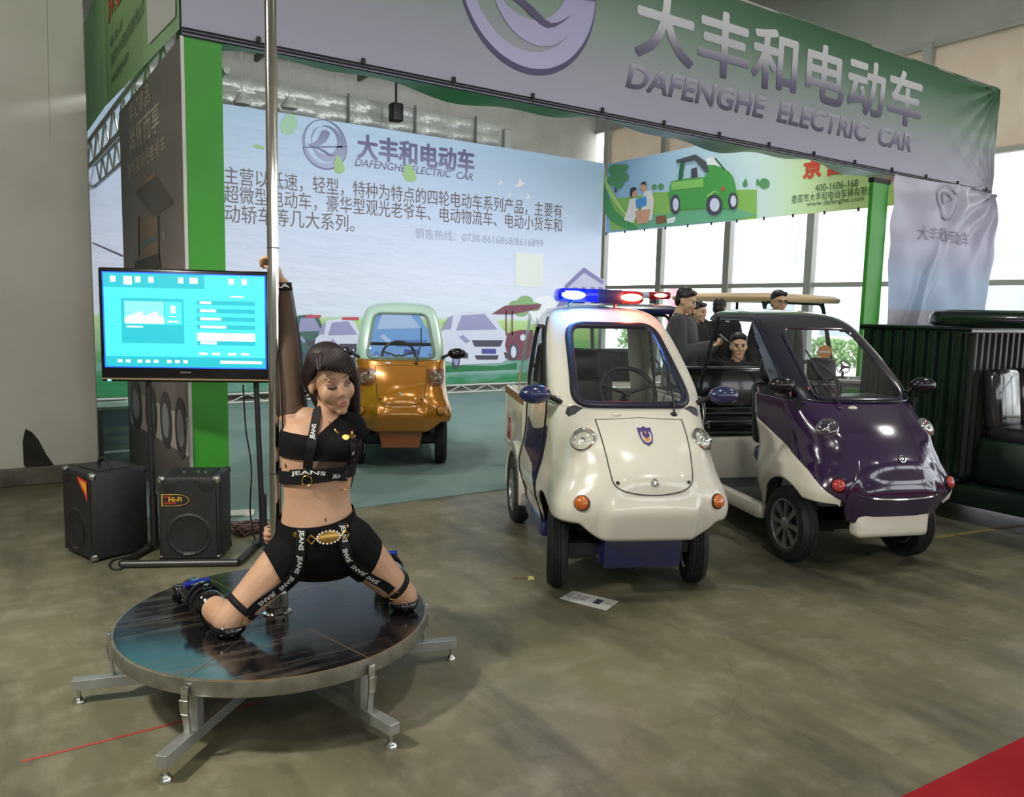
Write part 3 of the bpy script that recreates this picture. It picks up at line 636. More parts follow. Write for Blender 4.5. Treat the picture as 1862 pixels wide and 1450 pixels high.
# ---- inner side banner with printed green car
sb = thing('side_banner', 'printed banner with a green car and picnicking couple, high on the right side', 'banner', (XR, 0, 0), -PI / 2)
zl, zh = 2.955, 4.25
M_sb = mat('meadow_print', 'BFDDE8', rough=.42, grad=(-12, -6, [(0, '8FB8DE'), (.35, 'B4D4EA'), (.6, 'CFE4E6'), (.75, 'CDE6B0'), (1, 'BFE07C')], 0), bump=(2, .12, .04))
MB().box((-8.94, .008, (zl + zh) / 2), (5.98, .016, zh - zl)).build('sheet', M_sb, sb, smooth=0)
SF = lambda u, v, lay=1: (u, -.002 - .0025 * lay, v)
def spx(px, py): p = hit(px, py, 0, XR - .005); return (-p[1], p[2])
def S(name, m, pts, lay=1, sm=0): return P(sb, name, m, pts, spx, SF, lay, sm)
M_m1 = mat('meadow_green', '8CBE5C', rough=.5); M_m2 = mat('meadow_deep', '4E9A56', rough=.5); M_m3 = mat('meadow_teal', '6FB48C', rough=.5); M_bush = mat('bush_print', '5C9A64', rough=.5)
S('printed_meadow', M_m1, [(1105, 362), (1150, 358), (1190, 350), (1340, 345), (1376, 345), (1376, 398), (1330, 401), (1110, 420)], 1)
S('printed_path', M_m3, [(1190, 390), (1330, 375), (1376, 392), (1330, 401), (1150, 416)], 2)
S('printed_ribbon', M_m2, [(1099, 336), (1104, 350), (1120, 385), (1160, 414), (1140, 417), (1110, 400), (1099, 380)], 3, 3)
S('printed_ribbon', mat('ribbon_lime', 'B4DC7C', rough=.5), [(1100, 305), (1106, 330), (1128, 372), (1150, 404), (1122, 374), (1102, 340)], 4, 3)
for k, (x, y, s) in enumerate(((1120, 310, 14), (1132, 322, 12), (1115, 328, 11), (1135, 305, 8), (1125, 336, 9))): S('printed_tree', M_bush, circ(x, y, s, s * .85, 10), 3 + .5 * k)
S('printed_trunk', M_cd, [(1117, 330), (1121, 330), (1122, 350), (1118, 350)], 2)
for x, s in ((1190, 5), (1202, 6), (1355, 5), (1390, 10)): S('printed_bush', M_bush, circ(x, 340 + (x - 1190) * -.03, s, s, 9), 2)
# couple with a book, kept as plain seated figures
M_skin_p = mat('skin_print', 'D2A083', rough=.5); M_cloth_p = mat('shirt_print', 'E6E2DE', rough=.5); M_hair_p = mat('hair_print', '3E3434', rough=.5); M_book = mat('book_print', '4A94D2', rough=.5)
S('printed_woman_dress', M_cloth_p, [(1135, 400), (1142, 380), (1146, 362), (1158, 360), (1162, 385), (1152, 406)], 5)
S('printed_woman_head', M_skin_p, circ(1153, 351, 6, 8, 12), 5); S('printed_woman_hair', M_hair_p, [(1146, 356), (1147, 343), (1154, 340), (1159, 344), (1151, 350), (1150, 360)], 6)
S('printed_man_shirt', M_cloth_p, [(1166, 372), (1172, 348), (1186, 346), (1190, 366), (1186, 400), (1170, 404)], 5)
S('printed_man_head', M_skin_p, circ(1171, 341, 6, 8, 12), 5); S('printed_man_hair', M_hair_p, [(1165, 338), (1167, 332), (1174, 330), (1177, 337), (1170, 335)], 6)
S('printed_book', M_book, [(1157, 363), (1166, 360), (1176, 357), (1177, 373), (1167, 377), (1158, 379)], 7)
S('printed_legs', M_skin_p, [(1156, 384), (1184, 380), (1180, 405), (1160, 408)], 6)
S('printed_basket', mat('basket_print', '8A5A3C', rough=.5), [(1193, 394), (1211, 391), (1212, 405), (1194, 408)], 5); S('printed_cup', M_dove, [(1214, 398), (1230, 394), (1226, 405), (1214, 407)], 5)
# printed green car
M_pg1 = mat('print_green', '4FA24E', rough=.5); M_pg2 = mat('print_green_light', '8CC86A', rough=.5); M_pg3 = mat('print_green_dark', '2C6E44', rough=.5)
S('printed_car_body', M_pg1, [(1221, 330), (1283, 322), (1288, 300), (1316, 306), (1334, 322), (1340, 352), (1338, 372), (1326, 380), (1290, 378), (1240, 382), (1221, 378)], 6, 2)
S('printed_car_door', M_pg2, [(1222, 332), (1280, 325), (1280, 340), (1222, 346)], 7); S('printed_fender', M_pg2, [(1286, 356), (1300, 346), (1312, 352), (1300, 350), (1290, 362)], 8)
S('printed_roof', mat('print_roof_grey', '4E5458', rough=.5), [(1231, 291), (1266, 281), (1284, 294), (1290, 312), (1284, 314), (1266, 292), (1240, 296), (1231, 297)], 7)
S('printed_pillar', M_pg3, [(1238, 296), (1246, 294), (1242, 326), (1234, 328)], 7); S('printed_windscreen', M_dove, [(1284, 288), (1304, 286), (1318, 310), (1290, 312)], 5)
S('printed_windscreen_frame', M_pg3, [(1300, 288), (1303, 287), (1320, 308), (1318, 310)], 8); S('printed_seat', M_cd, [(1258, 308), (1268, 304), (1270, 322), (1258, 324)], 8)
for x, y, a, b in ((1229, 372, 9, 18), (1300, 373, 15, 19), (1334, 366, 9, 16)):
    S('printed_tyre', M_cd, circ(x, y, a, b, 18), 8); S('printed_wheel', M_cw, circ(x + 1, y, a * .6, b * .65, 14), 9)
S('printed_lamp', M_red, circ(1316, 344, 3, 4, 10), 9)
for x in (1356, 1378, 1388): S('printed_flower', M_bush, circ(x, 332, 3, 7, 8), 3)
lettering('京营', M_red, sb, (spx(1461, 320)[0], spx(1480, 322)[1], spx(1535, 300)[0], spx(1480, 292)[1]), SF, fat=.015, spacing=1.3, words=.1)
lettering('400-1606-168', M_dk, sb, (spx(1482, 345)[0], spx(1520, 344)[1], spx(1560, 330)[0], spx(1520, 331)[1]), SF)
lettering('娄底市大丰和电动车辆有限公司', M_dk, sb, (spx(1440, 355)[0], spx(1515, 362)[1], spx(1601, 340)[0], spx(1515, 346)[1]), SF)
lettering('www.dafenghe.com', M_dk, sb, (spx(1467, 368)[0], spx(1520, 373)[1], spx(1571, 356)[0], spx(1520, 361)[1]), SF)
for x in np.linspace(-11.9, -6.1, 12): MB().rbox((x, -.01, zl - .01), (.03, .02, .05), .006, 2).build('hem_clip', M_cable, sb)
# ================================================================== TV ON ITS STAND
M_blk = mat('black_gloss', '121216', rough=.2); M_blkm = mat('black_satin', '1C1C1E', rough=.5, noise=(8, '141415', .4, .7)); M_pipe = mat('grey_pipe', '4A4A48', rough=.35, metal=.6)
TV = Fr((.895, 4.665), (-.455, -.89))
ts = thing('tv_stand', 'dark tubular stand carrying the wide television', 'stand', TV.o, TV.th)
MB().cyl((-.30, 0, .022), (.33, 0, .022), .021, 12).build('front_tube', M_pipe, ts)
for s, x in ((-1, -.30), (1, .33)):
    MB().tube([(x, 0, .022), (x + (.03 if s > 0 else .045), .3, .022), (x + (.06 if s > 0 else .08), .62, .022)], .021, 12).build('side_tube', M_blkm, ts)
for x0, x1 in ((-.225, -.24), (.41, .37)):
    MB().tube([(x0, .335, .02), (x1, .335, 1.3)], .016, 10).build('upright', M_blkm, ts); MB().cyl((x0, .335, .02), (x0 - .002, .335, .34), .023, 10).build('sleeve', M_blkm, ts)
MB().box((.065, .332, 1.32), (.75, .03, .06)).build('bracket', M_blkm, ts, smooth=0)
tv = thing('television', 'wide flat television with a bright cyan menu screen', 'television', TV.o + np.array([0, 0, 1.02]), TV.th)
_t = .245; H0, H1, W0, W1 = 0.005, .655, -.468, .478
MB().rbox(((W0 + W1) / 2, _t + .035, (H0 + H1) / 2), (W1 - W0, .055, H1 - H0), .012).build('case', M_blk, tv)
def scr(lay): return lambda u, v, l=lay: (u, _t + .006 - .0006 * l, v)
S0, S1, Z0, Z1 = W0 + .022, W1 - .022, .087, .632
def em(n, c, e): return mat(n, '000000', rough=.4, emit=c, es=e)
E_bg = em('screen_cyan', '46D8E0', 1.45); E_dk = em('screen_teal', '22BCC8', 1.3); E_w = em('screen_white', 'E8FFFF', 2.0); E_l = em('screen_mint', '7FF0EA', 1.5); E_b = em('screen_blue', '1C58F0', 2)
def sq(n, m, a, b, c, d, lay): return decal(tv, n, m, [(S0 + (S1 - S0) * a, Z1 - (Z1 - Z0) * b), (S0 + (S1 - S0) * c, Z1 - (Z1 - Z0) * b), (S0 + (S1 - S0) * c, Z1 - (Z1 - Z0) * d), (S0 + (S1 - S0) * a, Z1 - (Z1 - Z0) * d)], scr(lay), lay)
sq('screen', E_b, 0, 0, 1, 1, 0); sq('screen_field', E_bg, .008, .012, .992, .988, 1); sq('menu_top', E_dk, .008, .012, .62, .16, 2); sq('menu_bottom', E_dk, .008, .88, .992, .988, 2)
sq('preview', E_dk, .11, .27, .49, .74, 2); sq('preview_video', E_l, .13, .30, .37, .54, 3); sq('preview_bar', E_w, .13, .47, .37, .53, 4); sq('preview_side', E_bg, .375, .3, .48, .54, 3)
for k in range(7): sq('preview_step', E_w, .15 + .03 * k, .45 - .02 * (k * 37 % 3), .18 + .03 * k, .48, 4)
sq('caption', E_w, .14, .56, .24, .575, 3); sq('volume_knob', E_w, .41, .34, .44, .42, 4); sq('volume_text', E_w, .4, .45, .45, .46, 4); sq('volume_text', E_w, .39, .5, .46, .515, 4)
for k in range(6):
    y = .28 + .085 * k; sq('list_row', E_w if k == 4 else E_dk, .57, y, .93, y + (.085 if k == 4 else .045), 3)
    if k != 4: sq('list_text', E_w, .59, y + .008, .66 + .03 * (k * 5 % 4), y + .035, 4)
for x in (.05, .13, .2, .28, .46, .53, .77, .85): sq('menu_icon', E_w, x, .045, x + (.05 if x in (.13, .53) else .032), .13 if x == .13 else .105, 3)
for x in (.08, .13, .2, .25, .3, .38, .43, .48): sq('key_hint', E_w, x, .915, x + .028, .945, 3)
for x in (.58, .66, .76, .84): sq('footer_text', E_w, x, .83, x + .05, .855, 3)
sq('clock_text', E_w, .71, .915, .97, .945, 3); sq('page_dots', E_w, .78, .225, .86, .24, 3)
MB().box(((W0 + W1) / 2, _t + .003, .022), (W1 - W0 - .01, .008, .008)).build('trim_line', mat('warm_trim', 'B09A74', rough=.3, metal=.6), tv, smooth=0)
MB().rbox((W0 + .045, _t + .003, .012), (.022, .006, .008), .003, 2).build('power_light', em('power_blue', '6FC8FF', 4), tv)
MB().box((.0, _t + .004, .062), (.06, .006, .008)).build('brand_plate', mat('plate_grey', '5A5A60', rough=.4), tv, smooth=0)

# ================================================================== LOUDSPEAKERS
M_cab = mat('speaker_vinyl', '1A1A1B', rough=.55, noise=(30, '242425', .4, .7), bump=(200, .4, .003)); M_gril = mat('speaker_grille', '1E1E1F', rough=.7, noise=(60, '121212', .35, .7)); M_chr = mat('chrome', 'C9C9C6', rough=.2, metal=1)
def speaker(o, fw, label, w, d, h, text, handle):
    F = Fr(o, fw); t = thing('loudspeaker', label, 'loudspeaker', F.o, F.th, 'portable loudspeakers')
    MB().rbox((0, d / 2, h / 2 + .012), (w, d, h), .012, 2).build('cabinet', M_cab, t)
    gb = MB().box((0, -.003, h / 2 + .012), (w - .035, .012, h - .035)); g = gb.build('grille', M_gril, t, smooth=0)
    MB().lathe([(.1, 0), (.115, .006), (.13, 0)], 28, Matrix.Translation((0, -.008, h * .34)) @ Matrix.Rotation(PI / 2, 4, 'X')).build('woofer_ring', M_cab, g)
    MB().lathe([(0, -.004), (.06, .002), (.10, .004)], 28, Matrix.Translation((0, -.009, h * .34)) @ Matrix.Rotation(PI / 2, 4, 'X')).build('woofer_cone', M_blkm, g)
    for x in (-.09, .09): MB().lathe([(0, .002), (.03, .004), (.042, 0)], 18, Matrix.Translation((x * 1.1, -.009, h * .93)) @ Matrix.Rotation(PI / 2, 4, 'X')).build('tweeter', M_blkm, g)
    for x in (-1, 1):
        for z in (0, 1):
            for y in (0, 1): MB().rbox((x * (w / 2 - .018), y * d + (.014 if y == 0 else -.014), .012 + .016 + z * (h - .032)), (.042, .04, .042), .012, 2).build('corner_cap', M_chr if y == 0 else M_cab, t)
            for y in (.04, d - .04): pass
    for x in (-1, 1):
        for y in (.05, d - .05): MB().cyl((x * (w / 2 - .05), y, 0), (x * (w / 2 - .05), y, .02), .015, 10).build('rubber_foot', M_cable, t)
    FN = lambda u, v, lay=1: (u, -.015 - .001 * lay, v)
    lettering('SAST', M_chr, t, (-.032, .052, .034, .07), FN, shear=.2, fat=.0008)
    yel = mat('label_gold', 'D8A92C', rough=.4); red = mat('label_red', 'D8402C', rough=.4)
    u0, u1, z0, z1 = -w * .43, w * .02, h * .69, h * .83
    pl = [(u0, z0), (u0, z1)] + [(u1 - .075 + .075 * math.sin(a), (z0 + z1) / 2 + (z1 - z0) / 2 * math.cos(a)) for a in np.linspace(0, PI, 12)]
    mid = (np.mean([p[0] for p in pl]), np.mean([p[1] for p in pl])); inn = [(mid[0] + (p[0] - mid[0]) * .95, mid[1] + (p[1] - mid[1]) * .93) for p in pl]
    if text:
        ringdecal(t, 'label_border', yel, pl, inn, FN, 1); decal(t, 'label_field', M_blkm, inn, FN, 1)
        lettering('Hi-Fi', yel, t, (u0 + .040, (z0 + z1) / 2 - .008, u0 + .110, (z0 + z1) / 2 + .018), lambda u, v, lay=1: FN(u, v, lay + 1), fat=.001); lettering('Speaker', red, t, (u0 + .012, z0 + .008, u0 + .085, z0 + .028), lambda u, v, lay=1: FN(u, v, lay + 1), shear=.3); lettering('SAST', red, t, (u0 + .012, z1 - .022, u0 + .055, z1 - .008), lambda u, v, lay=1: FN(u, v, lay + 1))
    else:
        pl = [(w * .12, h * .98), (w * .46, h * .95), (w * .46, h * .72), (w * .36, h * .8), (w * .2, h * .9)]
        decal(t, 'label_field', red, pl, FN, 1); decal(t, 'label_flash', yel, [(w * .2, h * .95), (w * .44, h * .92), (w * .44, h * .80), (w * .3, h * .88)], FN, 2)
    if handle: MB().tube([(-.07, d / 2, h + .01), (-.06, d / 2, h + .045), (-.02, d / 2, h + .062), (.02, d / 2, h + .062), (.06, d / 2, h + .045), (.07, d / 2, h + .01)], .011, 8).build('handle', M_cable, t)
    MB().box((0, d * .5, h + .015), (w * .7, d * .6, .008)).build('control_plate', M_blkm, t, smooth=0)
    if not handle:
        for x in (-.05, .03, .07): MB().cyl((x, d * .35, h + .015), (x, d * .35, h + .028), .012, 10).build('knob', M_chr, t)
    return t
_o = gp(346, 1024); speaker(_o, (-.45, -.89), 'black loudspeaker with a gold and red label on its grille', .335, .29, .49, True, False)
speaker(np.array([.504, 4.963, 0]) - .17 * np.array([.323, -.946, 0]), (-.946, -.323), 'black loudspeaker turned sideways with a carrying handle on top', .345, .325, .50, False, True)

# loose cables and small litter
def cable(name, label, pts, r, m, cat='cable', k=6): return tag(MB().tube(smoothpoly(pts, k, False), r, 6).build(name, m), label, cat)
cable('power_cable', 'thin black cable hanging down from the television', [hit(442, 700, 1, 5.02), hit(447, 780, 1, 5.02), hit(457, 850, 1, 5.02), hit(455, 930, 1, 5.02), gp(464, 985, .006)], .005, M_cable)
cable('floor_cable', 'black cable looped on the floor beside the speakers', [gp(280, 1000, .006), gp(235, 1012, .006), gp(205, 1020, .006), gp(200, 1032, .006), gp(215, 1036, .006), gp(232, 1028, .006)], .006, M_cable)
wr = MB(); q = gp(452, 968)
for k in range(16):
    a = rng.uniform(0, 6.28, 9); c = [(q[0] + .13 * math.cos(2.3 * i + k) * rng.uniform(.5, 1.2), q[1] + .1 * math.sin(2.1 * i + k * 1.3) * rng.uniform(.5, 1.2), .008 + .012 * ((i + k) % 5)) for i in range(7)]
    wr.tube(smoothpoly(c, 4, False), .004, 5)
tag(wr.build('wire_bundle', mat('copper_red_wire', '6E4A44', rough=.5)), 'tangle of reddish wires on the floor behind the television stand', 'wire')
q = gp(424, 930); bx = thing('leaflet_stack', 'small white leaflet lying on the booth carpet edge', 'paper', (q[0], 5.62, .009), -.4)
for k in range(3): MB().box((.0, 0, .004 + .004 * k), (.21, .15, .003), (0, 0, .06 * k)).build('sheet', M_white, bx, smooth=0)
# paper on the floor in front of the patrol car
c = [gp(*p) for p in ((1017, 1089), (1042, 1075), (1125, 1094), (1102, 1111))]; cm = np.mean(c, 0)
fl = thing('flyer', 'white printed flyer lying on the concrete before the white car', 'paper', cm, math.atan2(c[2][1] - c[1][1], c[2][0] - c[1][0]))
ca, sa = math.cos(fl.rotation_euler.z), math.sin(fl.rotation_euler.z)
lc = [((p - cm)[0] * ca + (p - cm)[1] * sa, -(p - cm)[0] * sa + (p - cm)[1] * ca) for p in c]
MB().prism(lc, .0, .0015, lambda u, v, d: (u, v, d)).build('sheet', mat('flyer_white', 'D2D2CC', rough=.6), fl, smooth=0)
GFN = lambda u, v, lay=1: (u, v, .0016 + .0004 * lay)
lettering('大丰和\n电动车', M_bt, fl, (-.13, -.03, -.01, .04), GFN); decal(fl, 'photo', M_cd, [(.03, -.03), (.07, -.03), (.07, .04), (.03, .04)], GFN); lettering('DAFENGHE', M_bt, fl, (.09, -.01, .14, .02), GFN)
q = gp(965, 1052); tag(MB().box(q + np.array([0, 0, .002]), (.035, .05, .004), (0, 0, -.5)).build('tape_scrap', mat('yellow_tape', 'C9C86A', rough=.6), smooth=0, bevel=.001), 'scrap of yellow tape on the concrete floor', 'tape')
q = gp(945, 1052); tag(MB().prism([(-.045, -.01), (.05, -.012), (.05, .012), (-.02, .01)], 0, .004, lambda u, v, d: (q[0] + u * .87 + v * .5, q[1] - u * .5 + v * .87, d)).build('wood_splinter', mat('splinter_brown', '6B4A3A', rough=.8), smooth=0), 'brown wood splinter beside the yellow tape scrap', 'litter')
a, b = gp(40, 1386), gp(470, 1278); d = (b - a) / np.linalg.norm(b - a); n = np.array([-d[1], d[0], 0]) * .006
tag(MB().add([a - n + [0, 0, .001], b - n + [0, 0, .001], b + n + [0, 0, .001], a + n + [0, 0, .001]], [(0, 1, 2, 3)]).build('red_floor_line', mat('red_marking', '9E3A34', rough=.7), smooth=0), 'thin red marking line running under the round stage', 'floor marking')
a, b = gp(1700, 978), gp(1862, 955); d = (b - a) / np.linalg.norm(b - a); n = np.array([-d[1], d[0], 0]) * .02
tag(MB().add([a - n + [0, 0, .001], b - n + [0, 0, .001], b + n + [0, 0, .001], a + n + [0, 0, .001]], [(0, 1, 2, 3)]).build('yellow_floor_line', mat('yellow_marking', 'A8924A', rough=.7, noise=(9, '7C745C', .4, .6)), smooth=0), 'faded yellow marking line on the floor at the right', 'floor marking')
# pale green crate behind the column
q = gp(207, 842); cr = thing('slatted_crate', 'pale green slatted crate seen between the column and the panel wall', 'crate', (1.17, 8.19, .009), 0)
M_cr = mat('crate_green', '8FB0A2', rough=.6)
for z in (.06, .14, .22, .30): MB().box((0, -.2, z), (.56, .03, .05)).build('slat', M_cr, cr, smooth=0)
for x in (-.27, .27):
    for y in (-.2, .2): MB().box((x, y, .24), (.05, .05, .48)).build('post', mat('crate_grey', '5E6B66', rough=.6), cr, smooth=0)
MB().box((0, 0, .5), (.62, .46, .03)).build('top', M_cr, cr, smooth=0); MB().box((0, .2, .24), (.54, .02, .4)).build('back', mat('crate_blue', '8FA8B0', rough=.6), cr, smooth=0)

# ================================================================== ROUND STAGE WITH POLE
SX, SY, SZ, SR = .945, 3.03, .28, .588
st = thing('round_stage', 'low round black stage on splayed steel legs', 'stage', (SX, SY, 0))
M_deck = mat('stage_black_film', '101013', rough=.16, spec=.6, noise=(5, '1E1C1A', .45, .75), bump=(40, .04, .002))
def _deck():
    nt = M_deck.node_tree; N = nt.nodes; L = nt.links; b = N['Principled BSDF']
    tc = N.new('ShaderNodeTexCoord'); mp = N.new('ShaderNodeMapping'); mp.inputs['Scale'].default_value = (1.2, 14, 1); mp.inputs['Rotation'].default_value = (0, 0, R(-35)); L.new(tc.outputs['Object'], mp.inputs[0])
    nz = N.new('ShaderNodeTexNoise'); nz.inputs['Scale'].default_value = 2.2; nz.inputs['Detail'].default_value = 7; nz.inputs['Roughness'].default_value = .7; L.new(mp.outputs[0], nz.inputs['Vector'])
    mr = N.new('ShaderNodeMapRange'); mr.inputs[1].default_value = .5; mr.inputs[2].default_value = .8; mr.inputs[3].default_value = .13; mr.inputs[4].default_value = .38; L.new(nz.outputs['Fac'], mr.inputs[0]); L.new(mr.outputs[0], b.inputs['Roughness'])
    mx = N.new('ShaderNodeMix'); mx.data_type = 'RGBA'; m2 = N.new('ShaderNodeMapRange'); m2.inputs[1].default_value = .5; m2.inputs[2].default_value = .75; m2.inputs[4].default_value = .7; L.new(nz.outputs['Fac'], m2.inputs[0]); L.new(m2.outputs[0], mx.inputs['Factor'])
    L.new(b.inputs['Base Color'].links[0].from_socket, mx.inputs['A']); mx.inputs['B'].default_value = lin('5A5044'); L.new(mx.outputs['Result'], b.inputs['Base Color'])
_deck()
LEG = [R(164 + 60 * k) for k in range(6)]
ply = mat('plywood_edge', '8E7148', rough=.7)
for k in range(6):
    a0, a1 = LEG[k], LEG[k] + R(60); g_ = .0016
    pts = [(0.028 * math.cos((a0 + a1) / 2), .028 * math.sin((a0 + a1) / 2))] + [((SR - .008) * math.cos(a) , (SR - .008) * math.sin(a)) for a in np.linspace(a0 + g_ / SR, a1 - g_ / SR, 20)]
    q = (math.cos((a0 + a1) / 2) * g_, math.sin((a0 + a1) / 2) * g_)
    pts[0] = q
    b = MB(); n = len(pts); b.add([(u, v, SZ) for u, v in pts], [tuple(range(n))]); b.cur = 1
    b.add([(u, v, SZ) for u, v in pts] + [(u, v, SZ - .016) for u, v in pts], [(i, (i + 1) % n, n + (i + 1) % n, n + i) for i in range(n)] + [tuple(range(2 * n - 1, n - 1, -1))])
    b.build('deck_panel', [M_deck, ply], st, smooth=0, fix=False)
M_rim = mat('steel_rim', 'A3A29A', rough=.38, metal=.8, noise=(14, '7E7B70', .35, .7))
MB().lathe([(SR - .007, SZ - .003), (SR, SZ - .003), (SR + .003, SZ - .05), (SR, SZ - .056), (SR - .03, SZ - .056), (SR - .03, SZ - .02), (SR - .007, SZ - .02), (SR - .007, SZ - .003)], 96).build('rim', M_rim, st)
_first = None
for k, a in enumerate(LEG):
    ca, sa = math.cos(a), math.sin(a)
    if _first is None:
        fr = lambda u, v, d: (u, d, v)
        l1 = MB().box((.40, 0, .075), (.66, .04, .04)).build('ground_bar', M_steel, st, smooth=0, bevel=.002)
        l2 = MB().box((SR - .045, 0, .155), (.04, .034, .14)).build('upright', M_steel, st, smooth=0, bevel=.002)
        l3 = MB().cyl((.71, 0, .022), (.71, 0, .06), .008, 8).build('foot_screw', M_chr, st); l3b = MB().lathe([(0, 0), (.022, 0), (.022, .012), (.012, .024), (0, .024)], 14, Matrix.Translation((.71, 0, 0))).build('foot_pad', M_chr, st)
        l4 = MB().rbox((SR + .012, 0, .235), (.012, .026, .05), .003, 2).build('clasp_plate', M_chr, st); l5 = MB().box((SR + .012, 0, .19), (.008, .02, .07)).tube([(SR + .02, -.014, .215), (SR + .02, .014, .215), (SR + .016, .012, .165), (SR + .016, -.012, .165)], .003, 6, True).build('clasp_hook', M_chr, st)
        l6 = MB().box((SR + .005, 0, .12), (.008, .022, .09), (0, .12, 0)).build('clasp_tail', M_steel, st, smooth=0)
        _first = [l1, l2, l3, l3b, l4, l5, l6]
        for o in _first: o.rotation_euler = (0, 0, a)
    else:
        for o in _first: child_copy(o, st, None, (0, 0, a))
MB().cyl((0, 0, .05), (0, 0, .1), .07, 24).build('hub', M_steel, st)
po = thing('dance_pole', 'tall polished steel pole rising from the centre of the stage', 'pole', (SX, SY, SZ))
M_polish = mat('polished_steel', 'D4D2CC', rough=.10, metal=1)
MB().cyl((0, 0, .0), (0, 0, 7.45), .0215, 32).build('tube', M_polish, po)
cg = MB(); cg.lathe([(.0, 0), (.055, 0), (.055, .006), (.044, .01), (.044, .03)], 36)
cg.build('base_flange', M_polish, po)
kn = MB(); n = 72
kn.loft([[((.044 if j % 2 else .040) * math.cos(2 * PI * j / n), (.044 if j % 2 else .040) * math.sin(2 * PI * j / n), z) for j in range(n)] for z in (.03, .085)] )
kn.build('knurled_collar', M_polish, po, smooth=20)
for z in (1.42, .56): MB().cyl((0, 0, z), (0, 0, z + .004), .0222, 32).build('joint_ring', M_cable, po)
MB().cyl((0, 0, 7.40), (0, 0, 7.47), .09, 24).build('ceiling_cup', M_polish, po)
# ================================================================== SMALL ELECTRIC CARS (one family of bodies)
M_tyre = mat('tyre_rubber', '1D1D1E', rough=.75, noise=(20, '2A2A2A', .4, .7), bump=(60, .4, .004)); M_alloy = mat('alloy_silver', 'B9BABC', rough=.28, metal=.9); M_rimdk = mat('rim_black', '202022', rough=.4, metal=.5)
M_gask = mat('black_gasket', '121315', rough=.45); M_seat = mat('seat_vinyl', '1C1C22', rough=.35, noise=(4, '2A2A30', .4, .7)); M_lens = glass('lamp_lens', (.95, .96, .96), .16, .03)
M_refl = mat('lamp_reflector', 'D8D8D4', rough=.15, metal=1); M_amber = mat('amber_lens', 'B5541C', rough=.15, spec=.7, coat=.6, noise=(20, 'C8702C', .4, .7)); M_redl = mat('red_lens', 'A8322A', rough=.15, spec=.7, coat=.6)
M_ws = glass('windscreen_glass', (.86, .90, .90), .10, .01); M_seam = mat('seam_dark', '3A3834', rough=.6); M_cream = mat('cream_paint', 'D9D6C9', rough=.22, coat=.7, noise=(2, 'D2CEC0', .4, .7))
M_navy = mat('navy_paint', '1C2350', rough=.25, coat=.8); M_mech = mat('chassis_black', '26272A', rough=.6, metal=.3)
class Shell:
    Z = [.20, .34, .42, .50, .58, .66, .76, .86, .94, 1.0, 1.08, 1.20, 1.32, 1.41, 1.46, 1.50, 1.525]
    F = [.33, .37, .40, .425, .435, .425, .375, .275, .155, .06, -.04, -.20, -.365, -.49, -.57, -.66, -.80]
    W = [.41, .43, .462, .475, .462, .442, .432, .43, .427, .425, .42, .405, .385, .36, .335, .28, .14]
    N = [3.6, 3.8, 4.2, 4.0, 3.3, 2.7, 2.35, 2.3, 2.4, 2.7, 3.0, 3.2, 3.2, 3.1, 2.8, 2.5, 2.2]
    D = [.28, .30, .33, .36, .39, .42, .43, .39, .30, .22, .17, .145, .135, .13, .14, .16, .18]
    RR = -1.2
    def __init__(s, rear=None): s.rear = rear if rear is not None else s.RR; s._c = {}
    def prm(s, z):
        k = round(z, 4)
        if k not in s._c: s._c[k] = tuple(spline(z, s.Z, a) for a in (s.F, s.W, s.N, s.D))
        return s._c[k]
    def bump(s, x, z, f):
        b = .035 * math.exp(-((abs(x) - .315) / .075) ** 2 - ((z - .83) / .085) ** 2)
        e = max(0, min(1, (.27 - abs(x)) / .06)); e = e * e * (3 - 2 * e); q = max(0, min(1, (.60 - z) / .1)); q = q * q * (3 - 2 * q); b += .035 * e * q
        e = max(0, min(1, (.24 - abs(x)) / .1)); q = math.exp(-((z - .66) / .12) ** 2); b += .015 * e * q
        return b
    def pt(s, u, z, off=0):                                # u in -1..1 around the plan outline
        F, W, n, D = s.prm(z); a = abs(u); sg = 1 if u >= 0 else -1
        if a <= .5:
            th = a * PI; x = W * (math.sin(th)) ** (2 / n); f = F - D + D * max(0, math.cos(th)) ** (2 / n); f += s.bump(x, z, f) * max(0, math.cos(th)) ** .5
        else:
            t = (a - .5) * 2; f0 = F - D; f = f0 + (s.rear - f0) * t; x = W * (1 - .04 * t * t)
        return np.array([sg * x, -f, z])
    def nrm(s, u, z):
        e = 1e-3; a = s.pt(u + e, z) - s.pt(u - e, z); b = s.pt(u, z + e) - s.pt(u, z - e); n = np.cross(a, b); n /= np.linalg.norm(n)
        return n if n.dot(s.pt(u, z) - np.array([0, .6, z])) > 0 else -n
    def ux(s, x, z):                                        # u for a lateral position on the front
        F, W, n, D = s.prm(z); q = min(1, abs(x) / W); return math.copysign(math.asin(min(1, q ** (n / 2))) / PI, x)
    def uf(s, f, z, sg):                                    # u for a forward position on the side
        F, W, n, D = s.prm(z); f0 = F - D
        if f <= f0: return sg * (.5 + .5 * (f - f0) / (s.rear - f0))
        c = min(1, ((f - f0) / D)) ** (n / 2); return sg * math.acos(max(-1, min(1, c))) / PI
    def fx(s, x, z, off=0): u = s.ux(x, z); return s.pt(u, z) + s.nrm(u, z) * off
    def sf(s, f, z, sg, off=0): u = s.uf(f, z, sg); return s.pt(u, z) + s.nrm(u, z) * off
def low_edge(f, x):
    r = .285; t = max(0, min(1, (abs(x) - .27) / .10)); t = t * t * (3 - 2 * t); fr = .355 + .085 * t
    if f > .1 and abs(x) < .36: return fr
    if abs(f) < r: return max(.23 + math.sqrt(r * r - f * f), fr if f > 0 else 0)
    if f >= r: return fr
    if -1.3 - r < f < -1.3 + r: return .23 + math.sqrt(r * r - (f + 1.3) ** 2)
    return .21
